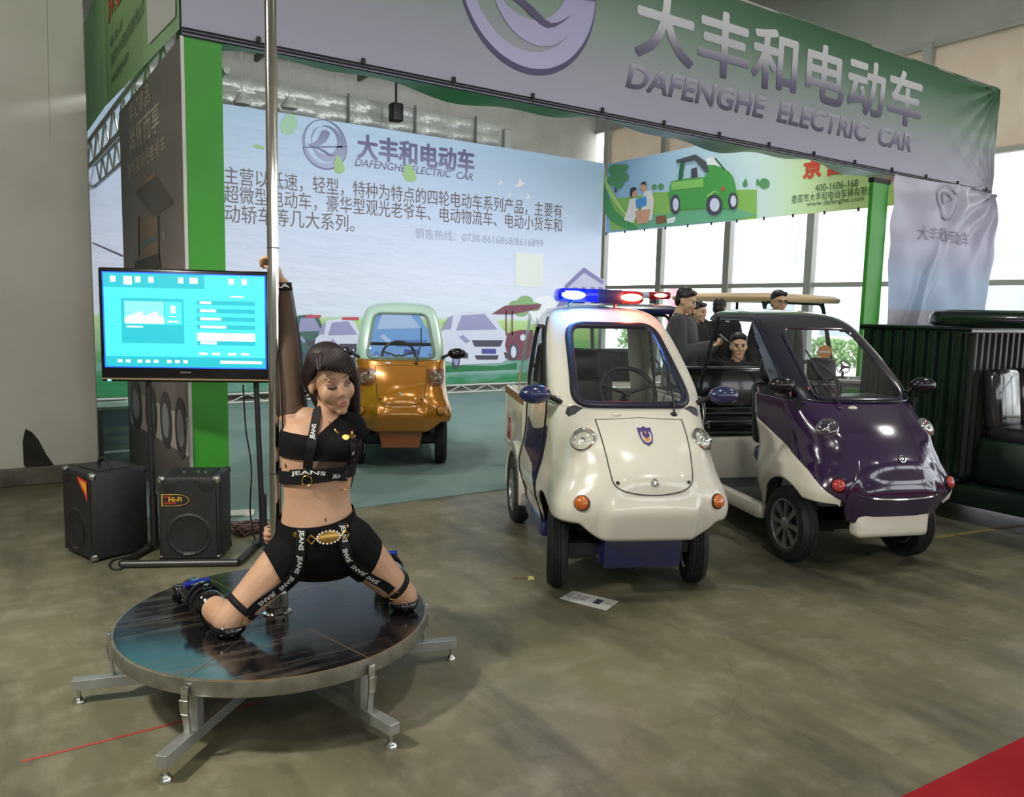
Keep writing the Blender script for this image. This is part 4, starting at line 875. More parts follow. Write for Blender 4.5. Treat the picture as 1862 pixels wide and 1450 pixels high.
def patch(sh, lo, hi, us, nv, keep=None):
    """body panel between lo(u) and hi(u)"""
    b = MB(); V = []; nu = len(us)
    for j in range(nv + 1):
        for u in us:
            a, c = lo(u), hi(u); V.append(sh.pt(u, a + (c - a) * j / nv))
    F = []
    for j in range(nv):
        for i in range(nu - 1):
            if keep is None or keep((us[i] + us[i + 1]) / 2, np.mean([V[j * nu + i], V[j * nu + i + 1], V[(j + 1) * nu + i], V[(j + 1) * nu + i + 1]], 0)): F.append((j * nu + i, j * nu + i + 1, (j + 1) * nu + i + 1, (j + 1) * nu + i))
    return b.add(V, F)
def inpoly(P, x, y):
    c = False; n = len(P)
    for i in range(n):
        x1, y1 = P[i]; x2, y2 = P[i - 1]
        if (y1 > y) != (y2 > y) and x < (x2 - x1) * (y - y1) / (y2 - y1) + x1: c = not c
    return c
def rpoly(P, r, n=4):                                       # round a polygon's corners
    out = []; m = len(P)
    for i in range(m):
        a, b, c = np.array(P[i - 1]), np.array(P[i]), np.array(P[(i + 1) % m]); d1 = (a - b) / np.linalg.norm(a - b); d2 = (c - b) / np.linalg.norm(c - b)
        p, q = b + d1 * r, b + d2 * r
        for k in range(n + 1): t = k / n; out.append(tuple((1 - t) ** 2 * p + 2 * t * (1 - t) * b + t * t * q))
    return out
def dens(P, d=.03):
    out = []
    for i in range(len(P)):
        a, b = np.array(P[i]), np.array(P[(i + 1) % len(P)]); k = max(1, int(np.linalg.norm(b - a) / d))
        out += [tuple(a + (b - a) * j / k) for j in range(k)]
    return out
def fan(P, fn, rings=8):
    c = np.mean(np.array(P), 0); b = MB(); n = len(P); V = [fn(*c)]
    for k in range(1, rings + 1): V += [fn(*(c + (np.array(p) - c) * k / rings)) for p in P]
    F = [(0, 1 + i, 1 + (i + 1) % n) for i in range(n)]
    for k in range(rings - 1): F += [(1 + k * n + i, 1 + (k + 1) * n + i, 1 + (k + 1) * n + (i + 1) % n, 1 + k * n + (i + 1) % n) for i in range(n)]
    return b.add(V, F)
def wheel(parent, x, f, r=.23, w=.115, spokes=8, sg=-1, turn=0):
    mx = Matrix.Translation((x, -f, r)) @ Matrix.Rotation(turn, 4, 'Z') @ Matrix.Rotation(PI / 2 * sg, 4, 'Y')       # local z points outward
    h = w / 2; pr = [(r * .66, -h * .8), (r * .76, -h), (r * .93, -h * .9), (r * .985, -h * .62), (r, -h * .5), (r, -h * .36), (r * .975, -h * .33), (r * .975, -h * .24), (r, -h * .2), (r, -.004), (r * .975, 0), (r, .004), (r, h * .2), (r * .975, h * .24), (r * .975, h * .33), (r, h * .36), (r, h * .5), (r * .985, h * .62), (r * .93, h * .9), (r * .76, h), (r * .66, h * .8), (r * .64, 0), (r * .66, -h * .8)]
    t = MB().lathe(pr, 40, mx).build('wheel', M_tyre, parent, smooth=30)
    MB().lathe([(r * .67, h * .82), (r * .62, h * .84), (r * .6, h * .5), (r * .6, -h * .7), (r * .66, -h * .82)], 32, mx).build('rim', M_alloy, t)
    MB().lathe([(0, h * .25), (r * .6, h * .2), (r * .6, h * .1), (0, h * .1)], 24, mx).build('rim_well', M_rimdk, t)
    MB().lathe([(0, h * .86), (r * .13, h * .84), (r * .17, h * .7), (r * .17, h * .3)], 16, mx).build('hub', M_alloy, t)
    s0 = None
    for k in range(spokes):
        q = mx @ Matrix.Rotation(2 * PI * k / spokes, 4, 'Z'); b = MB(); b.add([q @ Vector(p) for p in ((r * .12, -r * .045, h * .72), (r * .62, -r * .085, h * .8), (r * .62, r * .085, h * .8), (r * .12, r * .045, h * .72), (r * .12, -r * .045, h * .4), (r * .62, -r * .085, h * .5), (r * .62, r * .085, h * .5), (r * .12, r * .045, h * .4))], [(0, 1, 2, 3), (7, 6, 5, 4), (0, 4, 5, 1), (1, 5, 6, 2), (2, 6, 7, 3), (3, 7, 4, 0)])
        b.build('spoke', M_alloy, t, smooth=0)
    return t
def lookat(p, n): return Matrix.Translation(Vector(p)) @ Vector(n).to_track_quat('Z', 'Y').to_matrix().to_4x4()
def round_lamp(parent, sh, x, z, r, name, tilt=(0, 0, 0), housing=None):
    u = sh.ux(x, z); p = sh.pt(u, z); n = sh.nrm(u, z) + np.array(tilt); n /= np.linalg.norm(n); m = lookat(p + n * .004, n)
    o = MB().lathe([(r * 1.08, -.03), (r * 1.12, .004), (r * 1.02, .012), (r * .97, .004), (r * .6, -.03), (0, -.04)], 28, m).build(name, M_refl, parent)
    MB().lathe([(r * .3, -.035), (r * .22, .0), (0, .004)], 18, m).build('bulb_shield', M_refl, o)
    MB().lathe([(r, .008), (r * .9, .018), (r * .5, .028), (0, .032)], 28, m).build('lens', M_lens, o)
    return o
def signal(parent, sh, x, z, r, m_):
    u = sh.ux(x, z); p = sh.pt(u, z); n = sh.nrm(u, z); m = lookat(p, n)
    o = MB().lathe([(r, -.01), (r, .012), (r * .8, .022), (r * .4, .027), (0, .028)], 24, m).build('turn_signal', m_, parent)
    MB().lathe([(r * 1.0, .0), (r * 1.12, .006), (r * 1.12, -.01)], 24, m).build('signal_ring', M_gask, o)
    for k in range(1, 4): MB().lathe([(r * .25 * k, .0245 - .004 * k * k * .25), (r * .25 * k + .002, .0285 - .0035 * k * k * .3)], 24, m).build('lens_rib', m_, o)
def surf_line(sh, pts, r, parent, name, m, fn): return MB().tube([fn(*p) for p in pts], r, 5).build(name, m, parent)
def steering(parent, x, f, z, r=.16, tilt=.9):
    m = Matrix.Translation((x, -f, z)) @ Matrix.Rotation(tilt, 4, 'X')
    o = MB().tube([m @ Vector((r * math.cos(a), r * math.sin(a), 0)) for a in np.linspace(0, 2 * PI, 28, endpoint=False)], .013, 8, True).build('steering_wheel', M_gask, parent)
    for a in (PI * .5 + PI, PI * .1, PI * .9): MB().cyl(m @ Vector((0, 0, -.02)), m @ Vector((r * math.cos(a), r * math.sin(a), 0)), .01, 6).build('spoke', M_gask, o)
    MB().cyl(m @ Vector((0, 0, 0)), m @ Vector((0, 0, -.35)), .02, 8).build('column', M_gask, o)
def seat(parent, x, f, w, z=.52, back=.5, head=True, m_=None):
    m_ = m_ or M_seat
    MB().rbox((x, -f, z), (w, .42, .11), .04, 3).build('seat_cushion', m_, parent)
    o = MB().rbox((x, -f + .22, z + .06 + back / 2), (w, .11, back), .045, 3, (-.15, 0, 0)).build('seat_back', m_, parent)
    if head: MB().rbox((x, -f + .27, z + .14 + back), (w * .62, .09, .17), .045, 3, (-.1, 0, 0)).build('headrest', m_, parent)
    for s in (-.05, .05):
        if head: MB().cyl((x + s, -f + .26, z + back), (x + s, -f + .27, z + .12 + back), .006, 6).build('headrest_rod', M_chr, parent)
def mirror(parent, sh, sg, f, z, m_, out=.10):
    p = sh.sf(f, z, sg, 0)
    MB().tube([p, p + np.array([sg * out * .6, -.01, .03]), p + np.array([sg * out, -.01, .04])], .014, 8).build('mirror_arm', M_gask, parent)
    MB().ell(p + np.array([sg * (out + .045), -.02, .045]), (.088, .05, .052), 18, 12).build('mirror_housing', m_, parent)
WS = rpoly([(-.318, .995), (.318, .995), (.258, 1.405), (-.258, 1.405)], .075, 5)
WSd = dens(WS, .03)
US = list(np.linspace(-1, -.5, 46)[:-1]) + list(np.linspace(-.5, .5, 110)) + list(np.linspace(.5, 1, 46)[1:])
USF = list(np.linspace(-.62, -.5, 12)[:-1]) + list(np.linspace(-.5, .5, 130)) + list(np.linspace(.5, .62, 12)[1:])
def u_edge(sh, z=.45):
    def lo(u):
        p = sh.pt(u, z); return low_edge(-p[1], p[0])
    return lo
def nose(t, sh, m_low, us, hi=lambda u: .985, name='body_shell', lo=None, thick=.014):
    return patch(sh, lo or u_edge(sh), hi, us, 34).build(name, m_low, t, smooth=50, solid=thick)
def upper_shell(t, sh, m_up, holes, us, z0=.985, name='cab_shell', zt=1.5249, extra=None):
    def keep(u, p):
        f = -p[1]; x = p[0]
        if abs(u) < .5 and inpoly(WS, x, p[2]): return False
        for poly in holes:
            if abs(u) > .30 and inpoly(poly, f, p[2]): return False
        return True if extra is None else extra(u, p)
    b = patch(sh, lambda u: z0, lambda u: zt, us, 56, keep)
    return b.build(name, m_up, t, smooth=50, solid=.014)
def roof_cap(t, sh, m_up, rear):
    z = 1.525; ring = [sh.pt(u, z) for u in np.linspace(-1, 1, 60)]; c = np.array([0, -(rear - .9) / 2 + .1, z + .012])
    b = MB(); n = len(ring); V = [c] + [c + (p - c) * k / 4 * np.array([1, 1, 1]) for k in range(1, 5) for p in ring]
    F = [(0, 1 + i, 1 + (i + 1) % n) for i in range(n)] + [(1 + k * n + i, 1 + (k + 1) * n + i, 1 + (k + 1) * n + (i + 1) % n, 1 + k * n + (i + 1) % n) for k in range(3) for i in range(n)]
    return b.add(V, F).build('roof_panel', m_up, t, smooth=60, solid=.01)
def windscreen(t, sh, rim=M_gask, rr=.017, glassm=None):
    g = fan(WSd, lambda x, z: sh.fx(x, z, .003), 10).build('windscreen', glassm or M_ws, t, smooth=80)
    MB().tube([sh.fx(x, z, .004) for x, z in WSd], rr, 8, True, flat=.7).build('windscreen_gasket', rim, g)
    return g
def wiper(t, sh, x0=.16, x1=.20, m=M_gask):
    MB().tube([sh.fx(x0, .955, .012), sh.fx(x0 + .01, 1.0, .03), sh.fx(x1, 1.12, .02), sh.fx(x1 + .005, 1.26, .018)], .006, 6).build('wiper', m, t)
    p = sh.fx(x0, .955, .0); MB().ell(p, (.02, .02, .012), 12, 8).build('wiper_pivot', m, t)
    p = sh.fx(-.12, .955, .0); MB().ell(p, (.03, .02, .013), 12, 8).build('washer_cap', M_cream, t)
def hood_lines(t, sh, m=M_seam):
    pts = [(-.205, .925)] + [(-.205 + .05 * k / 10, .925 - .30 * k / 10) for k in range(1, 11)]
    L = [(-.235, .93), (-.228, .85), (-.22, .77), (-.212, .70), (-.20, .65), (-.16, .62), (-.08, .602), (0, .597)]
    L = L + [(-x, z) for x, z in L[-2::-1]]
    surf_line(sh, smoothpoly(L, 4, False), .003, t, 'bonnet_seam', m, lambda x, z: sh.fx(x, z, .001))
    surf_line(sh, [(-.235 + .047 * k, .93 + .012 * (1 - abs(k - 5) / 5)) for k in range(11)], .002, t, 'cowl_seam', m, lambda x, z: sh.fx(x, z, .001))
    for s in (-1, 1):
        p = sh.fx(.182 * s, .655, .0); n = sh.nrm(sh.ux(.182 * s, .655), .655); MB().cyl(p, p + n * .006, .009, 10).build('bonnet_bolt', M_gask, t)
def badge(t, sh, z=.66, r=.02):
    p = sh.fx(0, z, .004); n = sh.nrm(0, z); m = lookat(p, n); o = MB().lathe([(r * .8, -.004), (r, .003), (r * .75, .005), (r * .7, -.002)], 20, m).build('badge', M_chr, t); MB().cyl(p - n * .002, p + n * .004, r * .3, 8).build('badge_mark', M_chr, o)
def front_axle(t, mcol=M_mech):
    for s in (-1, 1):
        MB().tube([(s * .14, -.05, .2), (s * .34, 0, .2)], .018, 8).build('wishbone', mcol, t); MB().cyl((s * .26, .02, .2), (s * .24, .02, .46), .028, 10).build('damper', mcol, t)
        c = [(s * .25 + .036 * math.cos(a), .02 + .036 * math.sin(a), .26 + .011 * a) for a in np.linspace(0, 16, 60)]; MB().tube(c, .006, 5).build('coil_spring', mat('spring_grey', '6A6A62', rough=.5, metal=.5), t)
    MB().box((0, .05, .24), (.6, .3, .06)).build('subframe', mcol, t, smooth=0)

# ------------------------------------------------------------------ white patrol car
WC = Fr((2.94, 3.20), (-.43, -.9))
w = thing('patrol_car', 'small cream-white patrol car with a lit blue and red light bar', 'car', WC.o, WC.th)
sh = Shell(-1.02)
DW = rpoly([(-.23, 1.02), (-.88, 1.0), (-.88, 1.39), (-.66, 1.39), (-.45, 1.24)], .04, 3)
LO = lambda u: max(u_edge(sh)(u), .27 if abs(u) > .55 else 0)
nose(w, sh, M_cream, US)
upper_shell(w, sh, M_cream, [DW], US); roof_cap(w, sh, M_cream, -1.02)
windscreen(w, sh, mat('navy_black_gasket', '14152A', rough=.4), .024); wiper(w, sh, .2, .235); hood_lines(w, sh); badge(w, sh)
for s in (-1, 1): round_lamp(w, sh, .318 * s, .838, .06, 'headlamp', (0, -.25, .05)); signal(w, sh, .352 * s, .548, .036, M_amber)
for s in (-1, 1):
    g = fan(dens(DW, .04), lambda f, z: sh.sf(f, z, s, .002), 6).build('side_window', glass('side_glass', (.84, .89, .9), .12), w, smooth=80)
    MB().tube([sh.sf(f, z, s, .003) for f, z in dens(DW, .04)], .013, 6, True).build('window_gasket', M_gask, g)
    sl = rpoly([(-.36, 1.05), (-.62, 1.05), (-.62, 1.28), (-.54, 1.28)], .03, 3)
    MB().tube([sh.sf(f, z, s, .008) for f, z in dens(sl, .03)], .012, 6, True).build('sliding_frame', M_gask, g)
    dl = smoothpoly([(-.66, 1.445), (-.50, 1.31), (-.24, 1.05), (-.19, .95), (-.21, .84), (-.23, .70), (-.26, .5), (-.28, .24)], 4, False)
    surf_line(sh, dl, .008, w, 'door_seal', M_gask, lambda f, z: sh.sf(f, z, s, .002)); surf_line(sh, [(-.92, .26 + .06 * k) for k in range(20)], .006, w, 'door_seal', M_gask, lambda f, z: sh.sf(f, z, s, .002))
    q = [(-.13, .86), (-.40, .80), (-.62, .77), (-.86, .82), (-.86, .62), (-.62, .60), (-.42, .58), (-.26, .44), (-.22, .55), (-.20, .7)]
    fan(dens(rpoly(q, .03, 3), .04), lambda f, z: sh.sf(f, z, s, .004), 5).build('navy_flash', M_navy, w, smooth=80)
    p = sh.sf(-.80, .93, s, .012); MB().rbox(p, (.02, .11, .03), .008, 2).build('door_handle', M_gask, w)
    MB().rbox((s * .40, .62, .235), (.07, .75, .09), .02, 2).build('sill', M_navy, w)
    mirror(w, sh, s, -.03, 1.0, M_navy)
# emblem shield on the bonnet
EM = lambda x, z: sh.fx(x, z, .004)
def shield(parent, cx, cz, k, fn):
    q = [(-.036, .036), (-.015, .034), (0, .042), (.015, .034), (.036, .036), (.034, -.005), (.022, -.03), (0, -.042), (-.022, -.03), (-.034, -.005)]
    o = fan(dens([(cx + a * k, cz + b * k) for a, b in q], .01), lambda x, z: fn(x, z, .004), 3).build('emblem_shield', mat('emblem_violet', '4C3A78', rough=.4), parent, smooth=80)
    n = 20; A = circ(cx, cz + .002 * k, .027 * k, .031 * k, n, -PI - .5, .5); Bq = circ(cx, cz + .006 * k, .019 * k, .022 * k, n, -PI - .5, .5)
    MB().add([fn(*p, .006) for p in A] + [fn(*p, .006) for p in Bq], [(i, i + 1, n + i + 1, n + i) for i in range(n - 1)]).build('emblem_wreath', M_white, o, smooth=0)
    fan([(cx + a * k, cz + b * k) for a, b in ((-.016, -.002), (0, -.012), (.016, -.002), (.014, -.018), (0, -.026), (-.014, -.018))], lambda x, z: fn(x, z, .0065), 2).build('emblem_base', mat('emblem_orange', 'C88A4A', rough=.5), o, smooth=0)
    fan(circ(cx, cz + .014 * k, .006 * k, .006 * k, 8), lambda x, z: fn(x, z, .0065), 1).build('emblem_star', mat('emblem_orange', 'C88A4A'), o, smooth=0)
shield(w, 0, .862, 1.0, sh.fx)
MB().rbox((0, -.20, .285), (.42, .22, .20), .02, 2, (.12, 0, 0)).build('chin_box', M_navy, w); front_axle(w)
MB().cyl((0, -.2, .14), (0, -.2, .2), .02).build('tow_stub', M_mech, w)
for s in (-1, 1): wheel(w, .385 * s, 0, sg=s, turn=-.2); wheel(w, .40 * s, -1.3, sg=s)
MB().box((0, .62, .25), (.74, 1.6, .06)).build('floor_pan', M_mech, w, smooth=0)
MB().rbox((0, .06, .93), (.74, .26, .12), .04, 2).build('dashboard', mat('dash_grey', '3A3A40', rough=.5), w); steering(w, .06, -.28, 1.03, .165, .95)
seat(w, -.10, -.55, .42, .52, .5); seat(w, .2, -.56, .2, .5, .35, False)
_bk = rpoly([(-.30, .98), (.30, .98), (.26, 1.38), (-.26, 1.38)], .04, 3)
def _bwall(x, z, d=0): return (x, 1.02 + d, z)
n = len(_bk); bo = [(-.41, .25), (.41, .25), (.41, 1.0), (.34, 1.45), (.2, 1.52), (-.2, 1.52), (-.34, 1.45), (-.41, 1.0)]
MB().prism([(-.41, .25), (.41, .25), (.415, .985), (-.415, .985)], 1.0, 1.02).prism([(-.415, .98), (-.30, .98), (-.26, 1.38), (-.345, 1.40)], 1.0, 1.02).prism([(.415, .98), (.30, .98), (.26, 1.38), (.345, 1.40)], 1.0, 1.02).prism([(-.35, 1.38), (.35, 1.38), (.28, 1.5), (-.28, 1.5)], 1.0, 1.02).build('cab_rear_wall', M_cream, w, smooth=0)
fan(_bk, lambda x, z: (x, 1.01, z), 2).build('rear_window', M_ws, w, smooth=0)
# load bed
bd = MB().box((0, 1.45, .50), (.86, .80, .03)).box((0, 1.84, .70), (.86, .03, .42))
for s in (-1, 1): bd.prism([(1.05, .50), (1.85, .50), (1.85, .91), (1.05, .91)], s * .425, s * .395, lambda u, v, d: (d, u, v))
bd.build('load_bed', M_cream, w, smooth=0, bevel=.006)
for s in (-1, 1):
    MB().box((s * .428, 1.45, .885), (.012, .8, .05)).build('bed_rail', mat('rust_brown', '7A5A3A', rough=.5), w, smooth=0)
    fb = MB(); n = 24; A = [(-1.3 + .34 * math.cos(a), .23 + .34 * math.sin(a)) for a in np.linspace(-.1, PI + .1, n)]; Bq = [(-1.3 + .27 * math.cos(a), .23 + .27 * math.sin(a)) for a in np.linspace(-.1, PI + .1, n)]
    fb.add([(s * .45, -f, z) for f, z in A] + [(s * .45, -f, z) for f, z in Bq] + [(s * .33, -f, z) for f, z in A], [(i, i + 1, n + i + 1, n + i) for i in range(n - 1)] + [(i, i + 1, 2 * n + i + 1, 2 * n + i) for i in range(n - 1)])
    fb.build('rear_mudguard', M_cream, w, smooth=40, solid=.006)
    MB().box((s * .426, 1.63, .62), (.008, .1, .16)).build('tail_lamp', M_redl, w, smooth=0)
q = MB().grid(lambda a, b: (-.40 + .05 * b + .02 * math.sin(9 * a), 1.04 + .55 * a * (1 - .35 * b), .92 + .52 * b + .03 * math.sin(8 * a + 3 * b)), 14, 12)
q.build('plastic_film', glass('film', (.90, .93, .93), .14, .12), w, smooth=80)
# light bar
lb = thing('light_bar', 'lit blue and red emergency light bar on the white car roof', 'light bar', WC.o + np.array([0, 0, 1.55]) - WC.fw * .74, WC.th)
E_blue = mat('blue_beacon', '0A1466', rough=.15, spec=.6, emit='0818D0', es=.9); E_blueh = em('blue_flash', '7FE0FF', 9); E_redd = mat('red_beacon', '5A0A16', rough=.15, emit='A00A20', es=.35); E_redh = em('red_flash', 'FF7A5A', 9)
x0, x1, zc = -.285, .26, .035
MB().rbox((x0 + .1, 0, zc), (.2, .20, .085), .035, 3).rbox((x0 + .25, 0, zc), (.16, .19, .08), .01, 2).build('blue_dome', E_blue, lb)
MB().rbox((x1 - .1, 0, zc - .006), (.2, .19, .08), .035, 3).build('red_dome', E_redd, lb)
MB().rbox(((x0 + x1) / 2 + .05, 0, zc - .004), (.16, .20, .085), .01, 2).build('speaker_box', mat('navy_plastic', '141440', rough=.4), lb)
MB().ell((x0 + .09, -.105, zc), (.075, .012, .026), 16, 8).build('blue_lamp', E_blueh, lb); MB().ell((x1 - .09, -.10, zc - .006), (.07, .012, .024), 16, 8).build('red_lamp', E_redh, lb)
for x in (x0 + .13, x1 - .13):
    MB().box((x, 0, .012), (.08, .12, .05)).build('foot', M_gask, lb, smooth=0); MB().tube([(x, -.05, .03), (x - .07, -.10, -.03)], .008, 6).build('stay', M_gask, lb)
for nm, c, xx, e in (('blue_flash_light', (.1, .3, 1), x0 + .09, 9), ('red_flash_light', (1, .12, .06), x1 - .09, 5)):
    l = bpy.data.lights.new(nm, 'POINT'); l.energy = e; l.color = c; l.shadow_soft_size = .03; o = bpy.data.objects.new(nm, l); COL.objects.link(o); o.parent = lb; o.location = (xx, -.14, zc + .0)

# ------------------------------------------------------------------ purple open car
PC = Fr((4.465, 2.843), (-.36, -.93))
M_pur = mat('aubergine_paint', '271038', rough=.16, coat=1.0, spec=.6, noise=(3, '2E1442', .4, .7)); M_purdk = mat('dark_roof_paint', '17162A', rough=.2, coat=.8)
w = thing('open_car', 'aubergine and cream open-sided electric car with alloy wheels', 'car', PC.o, PC.th); sh = Shell(-1.36)
def zb(u):
    p = sh.pt(u, .6); f = -p[1]
    if abs(p[0]) < .27 and f > .2: return .33
    return max(u_edge(sh)(u) + .004, interp(f, [-.4, -.3, 0, .2, .30, .36, .42], [.84, .82, .71, .61, .53, .49, .44]))
ue = .5 + .5 * (.30 / (1.36))
USP = list(np.linspace(-ue - .02, -.5, 14)[:-1]) + list(np.linspace(-.5, .5, 130)) + list(np.linspace(.5, ue + .02, 14)[1:])
nose(w, sh, M_pur, USP, lo=zb, name='bonnet_shell')
for s in (-1, 1):
    us = [u for u in USP if u * s > .17 and abs(sh.pt(u, .6)[0]) > .262]
    patch(sh, u_edge(sh), lambda u: zb(u) + .004, us, 14).build('front_wing', M_cream, w, smooth=50, solid=.018)
def ex(u, p):
    f = -p[1]; z = p[2]
    if abs(u) > .3 and z < 1.445 and f < -.22 - (z - 1.0) * 1.05: return False
    return True
upper_shell(w, sh, M_purdk, [], list(np.linspace(-1, -.5, 60)[:-1]) + list(np.linspace(-.5, .5, 120)) + list(np.linspace(.5, 1, 60)[1:]), extra=ex); roof_cap(w, sh, M_purdk, -1.36)
windscreen(w, sh, M_purdk, .012, glass('clear_screen', (.90, .92, .93), .10))
wiper(w, sh, -.2, -.2, M_pur); badge(w, sh, .70, .022)
for s in (-1, 1):
    round_lamp(w, sh, .332 * s, .845, .058, 'headlamp', (0, -.3, .05)); signal(w, sh, .362 * s, .55, .036, M_redl); mirror(w, sh, s, -.06, 1.03, M_blk, .06)
surf_line(sh, smoothpoly([(-.262, .50), (-.2, .487), (-.1, .478), (0, .475), (.1, .478), (.2, .487), (.262, .50)], 4, False), .006, w, 'apron_crease', M_pur, lambda x, z: sh.fx(x, z, .0))
MB().rbox((0, -.36, .325), (.47, .11, .17), .035, 3).build('front_bumper', M_cream, w); front_axle(w)
for s in (-1, 1): wheel(w, .40 * s, 0, sg=s, turn=.0); wheel(w, .40 * s, -1.45, sg=s)
MB().box((0, .85, .24), (.78, 1.9, .06)).build('floor_pan', M_mech, w, smooth=0)
for s in (-1, 1):
    MB().rbox((s * .42, .88, .23), (.09, 1.22, .10), .03, 2).build('sill', M_cream, w)
    MB().prism([(-.02, 1.0), (.34, .98), (.31, .30), (.22, .25), (.0, .88)], s * .405, s * .385, lambda u, v, d: (d, -(-u), v)).build('kick_panel', M_mech, w, smooth=0)
    MB().tube([(s * .40, 1.40, .5), (s * .385, 1.32, 1.0), (s * .33, 1.22, 1.47)], .014, 8).build('rear_post', M_blkm, w)
MB().rbox((0, .14, .92), (.74, .34, .16), .05, 2).build('dashboard', M_seat, w); steering(w, -.10, -.30, 1.06, .17, .9)
seat(w, -.17, -.40, .34, .56, .42); seat(w, .19, -.40, .34, .56, .42)
bs = MB().rbox((0, 1.42, .40), (.84, .62, .34), .03, 2).build('rear_box', M_cream, w)
MB().rbox((0, 1.36, .64), (.84, .42, .10), .04, 3).build('bench_cushion', mat('seat_gloss', '1A1A1E', rough=.18, coat=.4), w)
MB().rbox((0, 1.60, .90), (.86, .09, .34), .04, 3, (-.12, 0, 0)).build('bench_back', MATS['seat_gloss'], w)
MB().tube([(-.3, 1.58, .73), (-.3, 1.5, .70), (.3, 1.5, .70), (.3, 1.58, .73)], .011, 8).build('bench_bracket', M_gask, w)
for s in (-1, 1): MB().tube([(s * .43, 1.2, .5), (s * .43, 1.16, .72), (s * .43, 1.2, .86), (s * .43, 1.55, .86)], .012, 8).build('arm_rail', M_chr, w)

# ------------------------------------------------------------------ orange open car at the back
OC = Fr((3.323, 6.813, .008), (-.43, -.9))
M_or = mat('gold_orange_paint', 'B5741A', rough=.2, coat=1.0, metal=.35, noise=(3, 'BE7C1E', .4, .7)); M_mint = mat('mint_silver_paint', 'B4CDBF', rough=.22, coat=.8, metal=.2)
w = thing('orange_car', 'gold-orange mini car with a pale mint cab standing before the back banner', 'car', OC.o, OC.th); sh = Shell(-1.15)
nose(w, sh, M_or, US)
DO = rpoly([(-.10, .3), (-.92, .3), (-.92, 1.41), (-.46, 1.43), (-.27, 1.24), (-.06, 1.02)], .04, 3)
upper_shell(w, sh, M_mint, [rpoly([(-.23, .98), (-.98, .98), (-.98, 1.39), (-.66, 1.39), (-.45, 1.24)], .04, 3)], US); roof_cap(w, sh, M_mint, -1.15)
windscreen(w, sh, mat('green_gasket', '5F7468', rough=.4), .016, glass('clear_screen', (.90, .92, .93), .10)); wiper(w, sh, .14, .19); hood_lines(w, sh); badge(w, sh, .70, .018)
M_brn = mat('brown_pod', '6E3A16', rough=.35)
for s in (-1, 1):
    q = rpoly([(.235, .905), (.40, .905), (.40, .80), (.36, .76), (.27, .76), (.235, .80)], .02, 3)
    fan(dens([(s * a, b) for a, b in q], .02), lambda x, z: sh.fx(x, z, .005), 4).build('lamp_panel', M_brn, w, smooth=80)
    round_lamp(w, sh, .315 * s, .832, .053, 'headlamp', (0, -.25, .05)); signal(w, sh, .355 * s, .545, .038, mat('amber_gold_lens', 'A8701C', rough=.15, coat=.6)); mirror(w, sh, s, -.03, 1.0, M_blk)
    MB().rbox((s * .40, .62, .235), (.07, .75, .09), .02, 2).build('sill', M_or, w)
MB().prism([(-.2, .36), (.2, .36), (.17, .2), (-.17, .2)], -.36, -.30).build('chin_skirt', mat('copper_paint', '8E4A18', rough=.3, coat=.8), w, smooth=0, bevel=.008); front_axle(w)
for s in (-1, 1): wheel(w, .385 * s, 0, sg=s, turn=-.05); wheel(w, .39 * s, -1.3, sg=s)
MB().box((0, .62, .25), (.74, 1.5, .06)).build('floor_pan', M_mech, w, smooth=0)
MB().rbox((0, .05, .91), (.72, .24, .10), .04, 2).build('dashboard', mat('dash_green', '56685E', rough=.5), w); steering(w, -.02, -.28, 1.0, .16, 1.0)
MB().cyl((-.36, 1.0, 1.08), (.36, 1.0, 1.08), .018, 10).build('cross_bar', M_mech, w)
MB().prism([(-.40, .25), (.40, .25), (.41, .8), (-.41, .8)], 1.13, 1.15).build('rear_panel', M_or, w, smooth=0)
seat(w, 0, -.62, .6, .48, .22, False)
# ================================================================== GREEN CARGO TRIKE AT THE RIGHT
M_gt = mat('dark_green_paint', '0D2217', rough=.22, coat=.5, noise=(2, '0A1E15', .4, .7)); M_gd = mat('dark_green_matt', '0C2019', rough=.4)
w = thing('cargo_trike', 'dark green cargo trike with a corrugated box at the right edge', 'cargo trike', (6.40, 2.93, 0))
def corr(L, n, amp): return lambda a: amp * (max(-1, min(1, 1.8 * math.sin(2 * PI * n * a))) * .5 - .5)
cs = corr(.8, 9, .03)
MB().grid(lambda s, t: (-.5 - cs(s) - (.0 if .05 < t < .95 else cs(s) * 0), .8 - .8 * s, .34 + 1.06 * t), 108, 4).build('side_panel', M_gt, w, smooth=40)
cs2 = corr(1, 11, .03)
MB().grid(lambda s, t: (-.5 + 1.0 * s, 0 + cs2(s), .34 + 1.06 * t), 132, 4).build('front_panel', mat('dark_green_satin', '0A1810', rough=.45), w, smooth=40)
MB().box((0, .8, .87), (1.0, .02, 1.06)).box((.5, .4, .87), (.02, .8, 1.06)).box((0, .4, .33), (1.02, .82, .04)).build('box_shell', M_gd, w, smooth=0)
for z in (.34, 1.41): MB().tube([(-.515, .82, z), (-.515, -.02, z), (.515, -.02, z), (.515, .82, z)], .02, 8, True).build('box_rail', M_gt, w)
MB().box((0, .40, 1.425), (1.06, .86, .02)).build('box_lid', M_gd, w, smooth=0, bevel=.006)
ch = MB().rbox((0, -.45, .22), (.96, 2.3, .16), .03, 2).build('chassis', M_gd, w)
MB().rbox((0, -.32, .48), (.84, .50, .34), .05, 2).build('seat_box', M_gd, w)
MB().rbox((0, -.36, .68), (.78, .46, .11), .045, 3).build('seat_cushion', M_seat, w)
for x in (-.20, .20): MB().rbox((x, -.13, .92), (.36, .12, .44), .05, 3, (-.12, 0, 0)).build('seat_back', mat('seat_film_gloss', '2A2A2E', rough=.12, coat=.6), w)
MB().rbox((-.02, -.44, .765), (.1, .08, .03), .01, 2).build('seat_tag', M_white, w)
